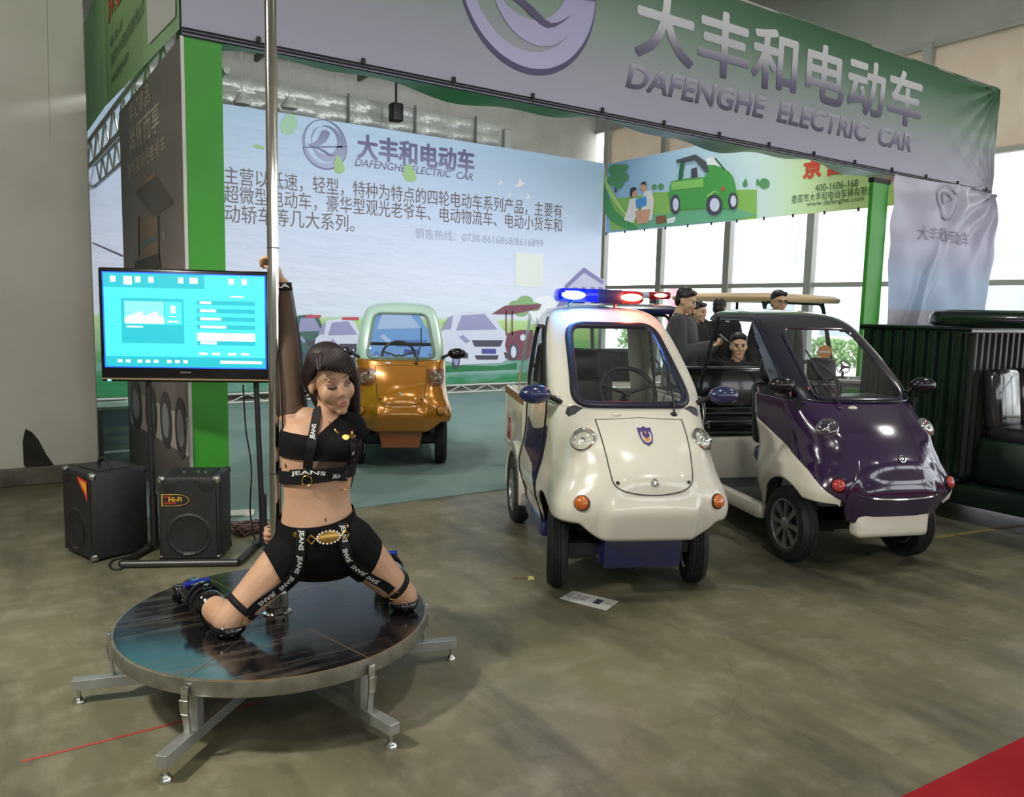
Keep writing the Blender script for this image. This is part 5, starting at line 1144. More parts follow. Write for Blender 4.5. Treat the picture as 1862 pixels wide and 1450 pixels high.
rf = MB(); out = rrect(-.52, -1.15, .52, .35, .16, 6)
rings = [[(x * k, y * 1.0 if False else (y + .4) * k - .4, z) for x, y in out] for k, z in ((.96, 1.44), (1.0, 1.465), (1.0, 1.51), (.97, 1.545), (.88, 1.56), (.84, 1.545))]
rf.loft(rings).build('canopy', M_gt, w)
for x in (-.44, .44): MB().tube([(x, -.95, .5), (x, -.8, 1.0), (x * .97, -.62, 1.46)], .018, 8).build('canopy_post', M_gd, w)
for s in (-1, 1):
    wheel(w, .42 * s, -.55, .24, .12, 6, s); A = np.linspace(.0, PI, 16); n = 16
    MB().add([(s * .53, .55 + .31 * math.cos(a), .24 + .31 * math.sin(a)) for a in A] + [(s * .36, .55 + .31 * math.cos(a), .24 + .31 * math.sin(a)) for a in A], [(i, i + 1, n + i + 1, n + i) for i in range(n - 1)]).build('mudguard', M_gt, w, solid=.008)
wheel(w, 0, 1.45, .24, .1, 6, 1)
MB().rbox((0, -1.2, .62), (.8, .3, .8), .12, 3).build('front_cowl', M_gt, w); MB().tube([(-.3, -1.0, 1.08), (-.1, -.98, 1.1), (.1, -.98, 1.1), (.3, -1.0, 1.08)], .014, 8).build('handlebar', M_gask, w)

# ================================================================== CARTS DEEPER IN THE BOOTH
def at(px, dist): d = CM @ np.array([px - CX, 560 - CY, FPX]); d = d / np.hypot(d[0], d[1]); return np.array([d[0] * dist, d[1] * dist, .008])
def cart(name, label, o, fw, W, L, zr, body, roof, frame, seatz=.55, rows=2):
    F = Fr((o[0], o[1], .008), fw); t = thing(name, label, 'cart', F.o, F.th)
    hw, hl = W / 2, L / 2
    out = rrect(-hw, -hl, hw, hl, .12, 5); MB().loft([[(x * k, y * k, z) for x, y in out] for k, z in ((.98, zr - .05), (1, zr - .03), (1, zr), (.93, zr + .03), (.7, zr + .05))]).build('roof', roof, t)
    MB().rbox((0, .05, .38), (W * .9, L * 1.1, .26), .06, 3).build('body_tub', body, t)
    MB().rbox((0, -hl * 1.05, .55), (W * .84, .36, .46), .12, 4).build('front_cowl', body, t)
    for s in (-1, 1):
        MB().tube([(s * hw * .84, -hl * .98, .75), (s * hw * .84, -hl * .9, 1.1), (s * hw * .84, -hl * .72, zr - .04)], .018, 8).build('front_post', frame, t)
        MB().tube([(s * hw * .84, hl * .9, .5), (s * hw * .84, hl * .9, zr - .04)], .018, 8).build('rear_post', frame, t)
        wheel(t, s * hw * .78, hl * .95, .2, .1, 6, s); wheel(t, s * hw * .78, -hl * .85, .2, .1, 6, s)
        fr = F
    fw_ = rrect(-hw * .82, .86, hw * .82, zr - .06, .08, 4); yy = lambda z: -hl * .98 + (z - .75) / (zr - .75) * hl * .27
    ws = MB().tube([(x, yy(z), z) for x, z in fw_], .016, 8, True).build('windscreen_frame', frame, t)
    MB().add([(x, yy(z), z) for x, z in fw_], [tuple(range(len(fw_)))]).build('windscreen', M_ws, ws, smooth=0)
    for k in range(rows):
        y = -hl * .1 + k * .62; MB().rbox((0, y, seatz + .06), (W * .78, .4, .1), .04, 3).build('seat_cushion', M_seat, t); MB().rbox((0, y + .2, seatz + .30), (W * .78, .08, .38), .035, 3, (-.12, 0, 0)).build('seat_back', M_seat, t)
    MB().tube([(.2 + .15 * math.cos(a), -hl * .62 + .1 * math.sin(a), .92 + .11 * math.sin(a)) for a in np.linspace(0, 2 * PI, 20, endpoint=False)], .012, 6, True).build('steering_wheel', frame, t)
    return t, F
t, F = cart('patrol_cart', 'white open patrol cart with a navy roof behind the cream car', at(1124, 8.75), (-.43, -.9), 1.0, 1.35, 1.51, M_cream, M_navy, M_gask)
for s in (-1, 1): signal_m = MB().ell((s * .38, -.90, .5), (.04, .02, .04), 12, 8).build('turn_signal', M_amber, t)
l2 = thing('light_bar', 'narrow red-lit light bar on the navy cart roof', 'light bar', F.o + np.array([0, 0, 1.605]) + F.fw * .25, F.th)
MB().rbox((.0, 0, .05), (.5, .14, .06), .02, 2).build('bar_body', mat('bar_clear', 'B4B4C8', rough=.2), l2); MB().rbox((.36, 0, .05), (.24, .16, .075), .03, 3).build('red_dome', E_redd, l2)
MB().ell((.36, -.08, .05), (.07, .015, .022), 14, 8).build('red_lamp', E_redh, l2); MB().rbox((-.36, 0, .05), (.24, .16, .075), .03, 3).build('clear_dome', em('white_flash', 'E8E8FF', 2.0), l2)
for x in (-.3, .3): MB().box((x, 0, 0), (.05, .08, .08)).build('foot', M_gask, l2, smooth=0)
cart('tour_cart', 'tour cart with a beige canopy and black windscreen frame by the windows', at(1370, 10.4), (.02, -1), 1.35, 1.6, 1.68, mat('beige_paint', 'CDB78C', rough=.3, coat=.5), mat('beige_canopy', 'C9AE86', rough=.4), M_gask)

# ---- reception counter with its items
a_, b_ = gp(1476, 688, .9), gp(1600, 694, .9); F = Fr(((a_[0] + b_[0]) / 2, (a_[1] + b_[1]) / 2, .008), (-(b_ - a_)[1] * -1, -(b_ - a_)[0]))
_dx = (b_ - a_)[:2]; _L = np.hypot(*_dx); _fw = np.array([_dx[1], -_dx[0]]) / _L; F = Fr((*(((a_ + b_) / 2)[:2]), .008), _fw)
ct = thing('reception_counter', 'white reception counter with a green stripe behind the purple car', 'counter', F.o, F.th)
M_lam = mat('white_laminate', 'BFC4C0', rough=.5, noise=(3, 'B2B8B2', .4, .7))
MB().box((0, .26, .43), (_L + .06, .50, .86)).build('body', M_lam, ct, smooth=0, bevel=.004); MB().box((0, .26, .875), (_L + .12, .58, .03)).build('top', M_lam, ct, smooth=0, bevel=.004)
MB().box((0, .006, .78), (_L + .065, .012, .05)).build('stripe', M_green, ct, smooth=0)
def onc(name, label, cat, px, y=.2):
    x, z = F.pl(px, 680, -y); t = thing(name, label, cat, F.o + F.r * x - F.fw * y + np.array([0, 0, .89]), F.th); return t
t = onc('display_box', 'small blue boxed display on the counter', 'box', 1502, .16); MB().rbox((0, 0, .07), (.13, .08, .14), .006, 2).build('carton', mat('carton_blue', '2C5E9E', rough=.4), t)
MB().box((0, -.042, .09), (.11, .004, .07)).build('picture', mat('carton_picture', '6FA8C8', rough=.3, noise=(20, 'C87A4A', .5, .6)), t, smooth=0)
t = onc('round_sign', 'orange round sign on a short stand on the counter', 'sign', 1497, .36); MB().cyl((0, 0, 0), (0, 0, .18), .012, 8).build('stem', M_white, t); MB().cyl((0, 0, 0), (0, 0, .01), .05, 16).build('base', M_white, t)
MB().cyl((0, .012, .24), (0, -.006, .24), .065, 28).build('disc', mat('orange_disc', 'D28A4A', rough=.4), t); MB().box((0, -.009, .24), (.1, .004, .02)).build('disc_band', M_white, t, smooth=0)
t = onc('white_carton', 'plain white carton beside the blue box on the counter', 'box', 1470, .26); MB().rbox((0, 0, .06), (.08, .1, .12), .004, 2).build('carton', M_white, t); MB().box((0, -.051, .07), (.06, .003, .03)).build('flap', M_lam, t, smooth=0)
t = onc('desk_fan', 'little dark desk fan on the counter', 'fan', 1532); MB().lathe([(0, 0), (.05, 0), (.045, .012), (.012, .02), (.01, .07)], 16).build('base', M_gask, t)
MB().tube([(.06 * math.cos(a), -.03, .11 + .06 * math.sin(a)) for a in np.linspace(0, 2 * PI, 22, endpoint=False)], .005, 6, True).build('guard', M_gask, t); MB().ell((0, 0, .11), (.02, .03, .02), 10, 8).build('motor', M_gask, t)
for k in range(3): MB().box((.028 * math.cos(2.1 * k), -.03, .11 + .028 * math.sin(2.1 * k)), (.05, .004, .022), (0, -2.1 * k, 0)).build('blade', mat('fan_grey', '6A6A6A', rough=.4), t, smooth=0)
t = onc('notebook', 'dark notebook lying flat on the counter', 'book', 1566); MB().box((0, 0, .008), (.2, .14, .014)).build('cover', M_blkm, t, smooth=0); MB().box((.004, -.004, .008), (.194, .136, .010)).build('pages', M_white, t, smooth=0)
# ================================================================== PEOPLE: shared tools
def cap_prim(b, a, c, ra, rc, n=14):
    a, c = Vector(a), Vector(c); d = (c - a); L = d.length
    if L < 1e-6: b.ell(a, (ra,) * 3, n, 10); return
    t = d / L; rings = []; u = t.orthogonal().normalized(); w = t.cross(u)
    prof = [(-ra * math.cos(k), ra * math.sin(k)) for k in np.linspace(.15, PI / 2, 5)] + [(L + rc * math.sin(k), rc * math.cos(k)) for k in np.linspace(0, PI / 2 - .15, 5)]
    for h, r in prof: rings.append([a + t * h + (u * math.cos(2 * PI * j / n) + w * math.sin(2 * PI * j / n)) * r for j in range(n)])
    b.loft(rings)
def ring(r, grow, n=28):                                   # r = centre, rx, ry, turn
    c, rx, ry, a = r; ca, sa = math.cos(a), math.sin(a); rx += grow; ry += grow
    return [Vector((c[0] + rx * math.cos(t) * ca - ry * math.sin(t) * sa, c[1] + rx * math.cos(t) * sa + ry * math.sin(t) * ca, c[2])) for t in np.linspace(0, 2 * PI, n, endpoint=False)]
def organic(name, prims, m, parent, voxel=.008, smooth=6, cuts=(), grow=0., squash=None):
    """union of tapered capsules and ellipsoids grown into one continuous skin"""
    b = MB()
    for p in prims:
        if p[0] == 'c': cap_prim(b, p[1], p[2], p[3] + grow, p[4] + grow)
        elif p[0] == 'e':
            r = p[2] if hasattr(p[2], '__len__') else (p[2],) * 3
            b.ell(p[1], [q + grow for q in r], 20, 14, p[3] if len(p) > 3 else None)
        elif p[0] == 'rings': b.loft([[q for q in ring(p[1][k], grow)] for k in range(len(p[1]))])
        elif p[0] == 'ch':
            pts, rs = p[1], p[2]
            for i in range(len(pts) - 1): cap_prim(b, pts[i], pts[i + 1], rs[i] + grow, rs[i + 1] + grow)
    me = bpy.data.meshes.new(name); me.from_pydata(b.v, [], b.f); o = bpy.data.objects.new(name, me); COL.objects.link(o)
    md = o.modifiers.new('r', 'REMESH'); md.mode = 'VOXEL'; md.voxel_size = voxel
    if smooth: md = o.modifiers.new('s', 'SMOOTH'); md.factor = .5; md.iterations = smooth
    dg = bpy.context.evaluated_depsgraph_get(); dg.update(); nm = bpy.data.meshes.new_from_object(o.evaluated_get(dg)); bpy.data.objects.remove(o); bpy.data.meshes.remove(me)
    if cuts:
        bm = bmesh.new(); bm.from_mesh(nm)
        for co, no in cuts: bmesh.ops.bisect_plane(bm, geom=bm.verts[:] + bm.edges[:] + bm.faces[:], dist=1e-5, plane_co=Vector(co), plane_no=Vector(no), clear_outer=True)
        bm.to_mesh(nm); bm.free()
    nm.materials.clear(); nm.materials.append(m); nm.polygons.foreach_set('use_smooth', [True] * len(nm.polygons)); nm.name = name
    o = bpy.data.objects.new(name, nm); COL.objects.link(o); o.parent = parent; return o
def head_prims(mx, k=1.0, fem=False):
    """a head looking along local -y; k scales it"""
    T = lambda p: mx @ (Vector(p) * k); rot = mx.to_3x3().normalized()
    E = lambda c, r: ('e', T(c), [q * k for q in r], rot)
    j = .054 if fem else .060
    if fem: return [E((0, .012, .032), (.073, .090, .084)), E((0, -.026, -.026), (.0595, .066, .074)), E((0, -.044, -.068), (.043, .043, .042)), ('c', T((-.006, -.073, -.097)), T((.006, -.073, -.097)), .0145 * k, .0145 * k),
            ('c', T((0, -.084, .016)), T((0, -.0965, -.029)), .0065 * k, .0088 * k), ('c', T((-.0085, -.087, -.033)), T((.0085, -.087, -.033)), .0075 * k, .0075 * k), ('c', T((-.030, -.073, .028)), T((.030, -.073, .028)), .0115 * k, .0115 * k),
            E((-.034, -.055, -.028), (.028, .028, .036)), E((.034, -.055, -.028), (.028, .028, .036)), E((0, -.079, -.064), (.020, .012, .016)),
            E((-.073, .012, -.012), (.009, .022, .030)), E((.073, .012, -.012), (.009, .022, .030)), ('c', T((0, .015, -.05)), T((0, .028, -.15)), .050 * k, .050 * k)]
    return [E((0, .012, .032), (.073, .090, .084)), E((0, -.024, -.028), (j + .003, .066, .076)), E((0, -.046, -.074), (j * .72, .040, .036)), ('c', T((-.007, -.076, -.098)), T((.007, -.076, -.098)), .016 * k, .016 * k),
            ('c', T((0, -.086, .014)), T((0, -.099, -.030)), .008 * k, .0105 * k), ('c', T((-.009, -.089, -.034)), T((.009, -.089, -.034)), .009 * k, .009 * k), ('c', T((-.034, -.074, .026)), T((.034, -.074, .026)), .013 * k, .013 * k),
            E((-.036, -.060, -.026), (.024, .024, .028)), E((.036, -.060, -.026), (.024, .024, .028)), E((0, -.080, -.062), (.021, .013, .016)),
            E((-.073, .012, -.012), (.009, .022, .030)), E((.073, .012, -.012), (.009, .022, .030)), ('c', T((0, .015, -.05)), T((0, .028, -.15)), .052 * k, .052 * k)]
def hand_prims(wrist, palm_dir, across, curl, k=1.0, thumb=1, spread=.012, nf=4):
    """palm and five fingers; palm_dir along the hand, across towards the index finger, fingers curl towards 'curl'"""
    w = Vector(wrist); d = Vector(palm_dir).normalized(); a = Vector(across).normalized(); c = Vector(curl).normalized(); P = []
    for s, l in ((.030, .085), (.010, .09), (-.010, .086), (-.028, .076)): P.append(('c', w + a * s * .5 * k, w + (d * l + a * s) * k, .015 * k, .012 * k))
    for s, l, r in ((.031, .042, .0085), (.010, .047, .009), (-.011, .043, .0085), (-.030, .034, .0075)):
        b = w + (d * .085 + a * s) * k; m1 = b + (d * .6 + c * .8).normalized() * l * .75 * k; m2 = m1 + (c * .9 - d * .45).normalized() * l * .65 * k; m3 = m2 + (-d * .95 + c * .15).normalized() * l * .5 * k
        P += [('ch', [b, m1, m2, m3], [r * k, r * k, r * .92 * k, r * .8 * k])]
    t0 = w + (d * .03 + a * .03 * thumb) * k; t1 = t0 + (a * .8 * thumb + d * .5 + c * .4).normalized() * .035 * k; t2 = t1 + (c * .9 + d * .3).normalized() * .032 * k
    P.append(('ch', [t0, t1, t2], [.014 * k, .010 * k, .008 * k])); return P
def ribbon(name, m, parent, pts, nrm, width, thick=.003, k=6, letters=None, lm=None, lgap=.0):
    """flat strap following points with outward normals; returns the strap; lettering rides on it"""
    C = [np.array(p) for p in smoothpoly(pts, k, False)]; Nn = [np.array(p) for p in smoothpoly(nrm, k, False)]
    n = len(C); T = [C[min(i + 1, n - 1)] - C[max(i - 1, 0)] for i in range(n)]; T = [t / np.linalg.norm(t) for t in T]; Nn = [(q - t * q.dot(t)) for q, t in zip(Nn, T)]; Nn = [q / np.linalg.norm(q) for q in Nn]; Bn = [np.cross(q, t) for q, t in zip(Nn, T)]
    rings = [[C[i] - Bn[i] * width / 2, C[i] + Bn[i] * width / 2, C[i] + Bn[i] * width / 2 + Nn[i] * thick, C[i] - Bn[i] * width / 2 + Nn[i] * thick] for i in range(n)]
    o = MB().loft(rings).build(name, m, parent, smooth=30)
    L = np.concatenate([[0], np.cumsum([np.linalg.norm(C[i + 1] - C[i]) for i in range(n - 1)])])
    def fn(u, v, lay=1):
        u = min(max(u, 0), L[-1] - 1e-6); i = min(int(np.searchsorted(L, u, 'right')) - 1, n - 2); t = (u - L[i]) / max(1e-9, L[i + 1] - L[i])
        mixv = lambda A: A[i] * (1 - t) + A[i + 1] * t
        return mixv(C) + mixv(Bn) * v + mixv(Nn) * (thick + .0012)
    if letters:
        for u0, u1, flip in letters:
            f2 = (lambda u, v: fn(u0 + u1 - u, -v)) if flip else fn
            lettering('JEANS', lm, o, (u0, -width * .32, u1, width * .32), f2, bold=.02)
    return o
M_skin = mat('skin', 'BC957A', rough=.5, spec=.35, noise=(8, 'B28A6E', .35, .7)); M_skin2 = mat('skin_pale', 'C9A488', rough=.5, noise=(8, 'BE977A', .35, .7))
for _n in ('skin', 'skin_pale'): MATS[_n].node_tree.nodes['Principled BSDF'].inputs['Subsurface Weight'].default_value = .08; MATS[_n].node_tree.nodes['Principled BSDF'].inputs['Subsurface Radius'].default_value = (.02, .008, .004)
M_hairr = mat('dark_auburn_hair', '120A0B', rough=.5, noise=(40, '2A1415', .4, .7), nscale=(6, 6, .6), bump=(30, .6, .004)); M_hairb = mat('black_hair', '141213', rough=.45, noise=(60, '221E1E', .4, .7)); M_lip = mat('lip', '9C5C58', rough=.4); M_eye = mat('eye_dark', '1C1414', rough=.2); M_shadow = mat('eye_makeup', '6A463C', rough=.6)

# ================================================================== THE DANCER
from mathutils.bvhtree import BVHTree
WF = Fr((SX, SY, SZ), (-.556, -.831))
def WP(px, py, dd): x, z = WF.pl(px, py, -dd); return Vector((x, dd, z))
def WG(px, py, h):                                        # a point h above the deck on the given sight line
    p = gp(px, py, SZ + h) - WF.o; return Vector((float(p.dot(WF.r)), float(-p.dot(WF.fw)), h))
wo = thing('person', 'woman in black cropped top and shorts kneeling on the round stage, gripping the pole', 'person', WF.o, WF.th)
kr, kl = WG(416, 1128, .060), WG(734, 1084, .060)
ar, al = WG(362, 1085, .075), WG(703, 1030, .07)          # ankles
hr, hl = WP(546, 992, -.10), WP(634, 985, -.07)
sr, sl = WP(534, 762, -.03), WP(640, 778, -.04); nk = WP(594, 760, -.055)
er, wr_ = WP(523, 615, .05), WP(513, 517, .05)
el, wl = WP(622, 880, .12), WP(530, 968, .075)
hm = Matrix.Translation(WP(602, 692, -.075)) @ Euler((R(9), R(-10), R(34)), 'XYZ').to_matrix().to_4x4()
HK = 1.03; TW = R(14)
def RG(xl, xr, y, dd, ry): a, b = WP(xl, y, dd), WP(xr, y, dd); return (tuple((a + b) / 2), (b - a).length / 2, ry, TW)
rings_ = [RG(540, 628, 1050, -.05, .055), RG(513, 655, 1025, -.06, .098), RG(503, 662, 1000, -.075, .112), RG(502, 660, 980, -.08, .112), RG(508, 652, 960, -.082, .104), RG(514, 643, 940, -.084, .094), RG(517, 637, 918, -.085, .085), RG(518, 635, 900, -.085, .082), RG(516, 637, 880, -.083, .085),
          RG(514, 641, 855, -.08, .090), RG(513, 646, 830, -.078, .094), RG(513, 650, 805, -.074, .092), RG(514, 652, 785, -.066, .084), RG(524, 646, 768, -.055, .066), RG(556, 630, 756, -.05, .05)]
arm_r = [('ch', [sr, er, wr_], [.050, .040, .026])]; arm_l = [('ch', [sl, el, wl], [.044, .036, .024])]
leg_r = [('ch', [hr, hr.lerp(kr, .35), hr.lerp(kr, .75), kr], [.092, .082, .064, .056]), ('ch', [kr, kr.lerp(ar, .35), ar], [.052, .052, .036])]
leg_l = [('ch', [hl, hl.lerp(kl, .35), hl.lerp(kl, .75), kl], [.092, .082, .064, .056]), ('ch', [kl, kl.lerp(al, .35), al], [.052, .052, .036])]
bust = [('e', WP(560, 812, -.135), (.056, .044, .050)), ('e', WP(622, 814, -.130), (.056, .044, .050))]
torso = [('rings', rings_)] + bust + [('c', sr.lerp(nk, .35), sl.lerp(nk, .35), .045, .045), ('c', nk, hm @ Vector((0, .02, -.08)), .047, .044), ('e', WP(545, 1010, .0), .085), ('e', WP(630, 1005, .02), .085)]
hand_r = hand_prims(wr_ + Vector((-.002, 0, 0)), Vector((-.22, -.3, 1)), Vector((0, -.9, .3)), Vector((-1, -.15, .1)), .92, thumb=1)
hand_l = hand_prims(wl, Vector((-1, -.35, 0)), Vector((0, .2, 1)), Vector((-.1, -1, 0)), .92, thumb=1)
body = organic('body', torso + arm_r + arm_l + leg_r + leg_l + head_prims(hm, HK, True) + hand_r + hand_l, M_skin, wo, .005, 8)
HT = lambda x, y, z: hm @ (Vector((x, y, z)) * HK); hrot = hm.to_3x3()
def bvh(*objs):
    V = []; F = []
    for o in objs:
        n = len(V); V += [v.co.copy() for v in o.data.vertices]; F += [[n + i for i in p.vertices] for p in o.data.polygons]
    return BVHTree.FromPolygons(V, F)
def caster(tree):
    q = WF.r; inv = lambda w: Vector((float(np.dot(w, WF.r)), float(-np.dot(w, WF.fw)), float(w[2])))
    o = inv(CC - WF.o)
    def f(px, py, off=.003):
        d = inv(CM @ np.array([px - CX, py - CY, FPX])).normalized(); h = tree.ray_cast(o, d)
        return (h[0] + h[1] * off, h[1]) if h[0] is not None else (None, None)
    return f
btree = bvh(body)
def face(x, z, off=0.):                                     # lands a face feature on the skin
    o_ = HT(x, -.2, z); d = (hrot @ Vector((0, 1, 0))).normalized(); h = btree.ray_cast(o_, d); return h[0] + h[1] * off
for s in (-1, 1):
    b = MB(); P_ = [(s * .013, .003), (s * .021, .011), (s * .031, .0125), (s * .041, .009), (s * .049, .003), (s * .040, -.004), (s * .030, -.007), (s * .020, -.004)]
    c = face(s * .031, .004, .0045); b.add([c] + [face(x, z, .0008) for x, z in P_], [(0, 1 + i, 1 + (i + 1) % 8) for i in range(8)]).build('eyelid', M_shadow, body, smooth=80)
    MB().tube([face(s * x, z, .001) for x, z in ((.013, .0), (.021, -.005), (.030, -.007), (.039, -.005), (.046, .000))], [.0012, .0024, .003, .0026, .001], 6).build('lash_line', M_eye, body)
    MB().tube([face(s * x, z, .0008) for x, z in ((.014, .0285), (.024, .0315), (.034, .032), (.046, .027))], [.0012, .002, .0018, .0008], 6).build('eyebrow', mat('brow_brown', '3E2822', rough=.7), body)
MB().tube([face(x, z, -.001) for x, z in ((-.022, -.0695), (-.012, -.0625), (-.005, -.0595), (0, -.061), (.005, -.0595), (.012, -.0625), (.022, -.0695))], [.0015, .004, .0048, .0042, .0048, .004, .0015], 8).build('upper_lip', M_lip, body)
MB().tube([face(x, z, -.001) for x, z in ((-.020, -.0705), (-.010, -.0725), (0, -.0735), (.010, -.0725), (.020, -.0705))], [.0015, .005, .0062, .005, .0015], 8).build('lower_lip', M_lip, body)
for s in (-1, 1): MB().ell(face(s * .0075, -.0415, -.001), (.0035, .0035, .0025), 8, 6).build('nostril', mat('nostril_dark', '6E4436', rough=.7), body)
# hair: swept crown, side-parted fringe, length down the far side of the neck
hp = [('e', HT(0, .026, .046), [.084, .094, .087], hrot), ('e', HT(0, .022, .068), [.078, .082, .074], hrot), ('e', HT(-.01, .062, -.012), [.068, .052, .09], hrot), ('e', HT(.050, .035, -.005), [.036, .06, .085], hrot), ('e', HT(-.055, .045, .015), [.028, .05, .055], hrot)]
hp += [('ch', [HT(.064, -.03, .06), HT(.078, -.032, .0), HT(.080, -.02, -.06), HT(.076, -.005, -.13), HT(.066, .0, -.19)], [.022, .018, .020, .024, .012]), ('ch', [HT(.05, .06, -.04), HT(.066, .045, -.13), HT(.06, .03, -.22)], [.05, .044, .02]), ('ch', [HT(-.02, .075, -.04), HT(.0, .075, -.13), HT(.02, .06, -.20)], [.048, .04, .02])]
hair = organic('hair', hp, M_hairr, wo, .006, 4)
fr = MB()
for k in range(26):                                         # wisps from the parting across the brow
    t = k / 25.; root = HT(-.028 + .05 * t, -.050 + .012 * t, .118)
    xe_, ze_ = -.058 + .138 * t ** .7, .104 - .125 * max(0, t - .2) / .8 + .010 * math.sin(k * 2.4)
    m1 = HT(-.042 + .085 * t, -.080 + .05 * (t - .45) ** 2, .098); m2 = HT(-.062 + .130 * t, -.088 + .11 * (t - .45) ** 2, .080 - .018 * t - .012 * (k % 3 == 0)); e_ = HT(xe_, -.080 + .15 * (t - .45) ** 2 + .01 * (t < .2), ze_ + .008 * (k % 2))
    c = smoothpoly([root, m1, m2, e_], 5, False); fr.tube(c, list(np.interp(np.linspace(0, 1, len(c)), [0, .5, .8, 1], [.012, .009, .006, .0012])), 6)
for k in range(20):                                         # side hair drawn back over the ear
    t = k / 19.; c = smoothpoly([HT(-.024, -.046 + .05 * t, .114 + .012 * t - .006 * t * t), HT(-.062 - .006 * t, -.046 + .05 * t, .078 + .02 * t), HT(-.080, -.012 + .05 * t, .038 + .012 * t), HT(-.078, .022 + .045 * t, -.004 + .02 * t), HT(-.060, .060 + .02 * t, -.05)], 4, False)
    fr.tube(c, list(np.interp(np.linspace(0, 1, len(c)), [0, .5, 1], [.006, .0085, .008])), 6)
fr.build('fringe', M_hairr, hair)
# clothing
M_knit = mat('black_jersey', '070709', rough=.85, spec=.2); M_band = mat('black_elastic', '0A0A0C', rough=.7, spec=.3); M_wht = mat('white_print_cloth', 'D8D8D4', rough=.6); M_gold = mat('gold', 'B08A4A', rough=.28, metal=1)
M_mesh = mat('sheer_black_mesh', '0C0B0A', rough=.85, alpha=.60)
top = organic('cropped_top', [('rings', rings_[8:14])] + bust, M_knit, wo, .006, 7, [(WP(585, 832, -.1), (-.06, 0, -1)), (WP(530, 783, -.1), (.10, 0, 1))], .008)
organic('sheer_yoke', [('rings', rings_[7:14])] + [('c', sr.lerp(nk, .3), sl.lerp(nk, .25), .046, .046)], M_mesh, wo, .006, 7, [(WP(585, 862, -.1), (-.06, 0, -1)), (WP(560, 752, -.1), (-.25, 0, 1)), (WP(605, 790, -.1), (-.9, -.2, .5))], .006)
organic('shoulder_panel', [('rings', rings_[10:15])] + bust + [ ('c', sl.lerp(nk, .55), sl, .046, .048)], M_knit, wo, .006, 5, [(WP(640, 818, -.1), (0, 0, -1)), (WP(574, 790, -.1), (-1, 0, -.1)), (WP(612, 766, -.12), (-.45, -.35, .85))], .0085)
band_ = organic('under_band', [('rings', rings_[6:12])], M_band, wo, .006, 5, [(WP(580, 872, -.1), (.09, -.02, -1)), (WP(580, 848, -.1), (-.09, .02, 1))], .012)
shorts = organic('shorts', [('rings', rings_[0:7])] + torso[5:7] + [('ch', [hr, hr.lerp(kr, .35), hr.lerp(kr, .5)], [.092, .082, .076]), ('ch', [hl, hl.lerp(kl, .35), hl.lerp(kl, .5)], [.092, .082, .076])], M_knit, wo, .006, 6,
                 [(WP(585, 957, -.18), (-.04, -.30, 1)), (hr.lerp(kr, .36), (kr - hr).normalized() + Vector((-.1, 0, .30))), (hl.lerp(kl, .34), (kl - hl).normalized() + Vector((.1, 0, .30)))], .008)
organic('sleeve', [('ch', [sr.lerp(er, .12), er, wr_.lerp(er, .05)], [.054, .046, .034])], M_mesh, wo, .007, 3, [(wr_.lerp(er, .04), (wr_ - er).normalized())], .003)
organic('sleeve', [('ch', [sl.lerp(el, .2), el, wl], [.046, .038, .028])], M_mesh, wo, .007, 3, [], .003)
ray_s = caster(bvh(body, top, shorts, band_))
def strap(name, pts, width, letters, flips=None, m=M_band, k=5):
    P_, N_ = [], []
    for px, py in pts:
        a, n = ray_s(px, py, .004)
        if a is None: continue
        P_.append(a); N_.append(n)
    N2 = [(N_[max(i - 1, 0)] + N_[i] * 2 + N_[min(i + 1, len(N_) - 1)]).normalized() for i in range(len(N_))]
    return ribbon(name, m, wo, P_, N2, width, letters=letters, lm=M_wht, k=k)
strap('thigh_strap', [(549, 962), (548, 985), (546, 1008), (541, 1030), (530, 1049), (514, 1064), (497, 1078), (478, 1091), (462, 1104), (449, 1119)], .036, [(.004, .078, False), (.098, .168, False), (.182, .25, False), (.268, .338, False)])
strap('thigh_strap', [(620, 950), (624, 972), (628, 995), (634, 1015), (646, 1030), (660, 1040), (678, 1052), (696, 1062), (712, 1074)], .036, [(.01, .075, False), (.098, .155, True), (.175, .245, True), (.258, .318, True)])
strap('shoulder_strap', [(578, 742), (575, 762), (571, 785), (566, 808), (562, 830), (560, 852)], .034, [(.075, .142, True)])
strap('shoulder_strap', [(640, 800), (641, 820), (636, 842), (627, 862), (620, 872)], .024, [(.05, .11, True)])
for pts, fl in (([(528, 862), (545, 861), (562, 860), (578, 861), (594, 863)], 0), ([(602, 866), (612, 867), (622, 868), (632, 868)], 0)):
    P_, N_ = zip(*[ray_s(px, py, .001) for px, py in pts]); L_ = sum((P_[i + 1] - P_[i]).length for i in range(len(P_) - 1))
    ribbon('band_print', M_band, wo, list(P_), list(N_), .03, .0015, letters=[(.004, L_ - .004, False)], lm=M_wht, k=5)
def cuff(name, a, b, t, r, wd, m=M_band):
    c = Vector(a).lerp(Vector(b), t); d = (Vector(b) - Vector(a)).normalized(); u = d.cross(Vector((0, 1, 0))).normalized(); w = d.cross(u); n = 32
    f = lambda an, h, e=0: c + d * h + (u * math.cos(an) + w * math.sin(an)) * (r + e)
    return MB().loft([[f(2 * PI * j / n, h) for j in range(n)] for h in (-wd / 2, wd / 2)], True, False).build(name, m, wo, solid=.003), f, u, w
o, f_, u_, w_ = cuff('wrist_cuff', er, wr_, .95, .036, .030)
a0 = PI / 2 if w_.y < 0 else -PI / 2; sg_ = 1 if (f_(a0 + .1, 0) - f_(a0, 0)).x > 0 else -1
lettering('JEA', M_wht, o, (-1, -.010, 1, .010), lambda u, v: f_(a0 + sg_ * u * 1.0, v * (1 if (wr_ - er).z > 0 else -1), .003), bold=.02)
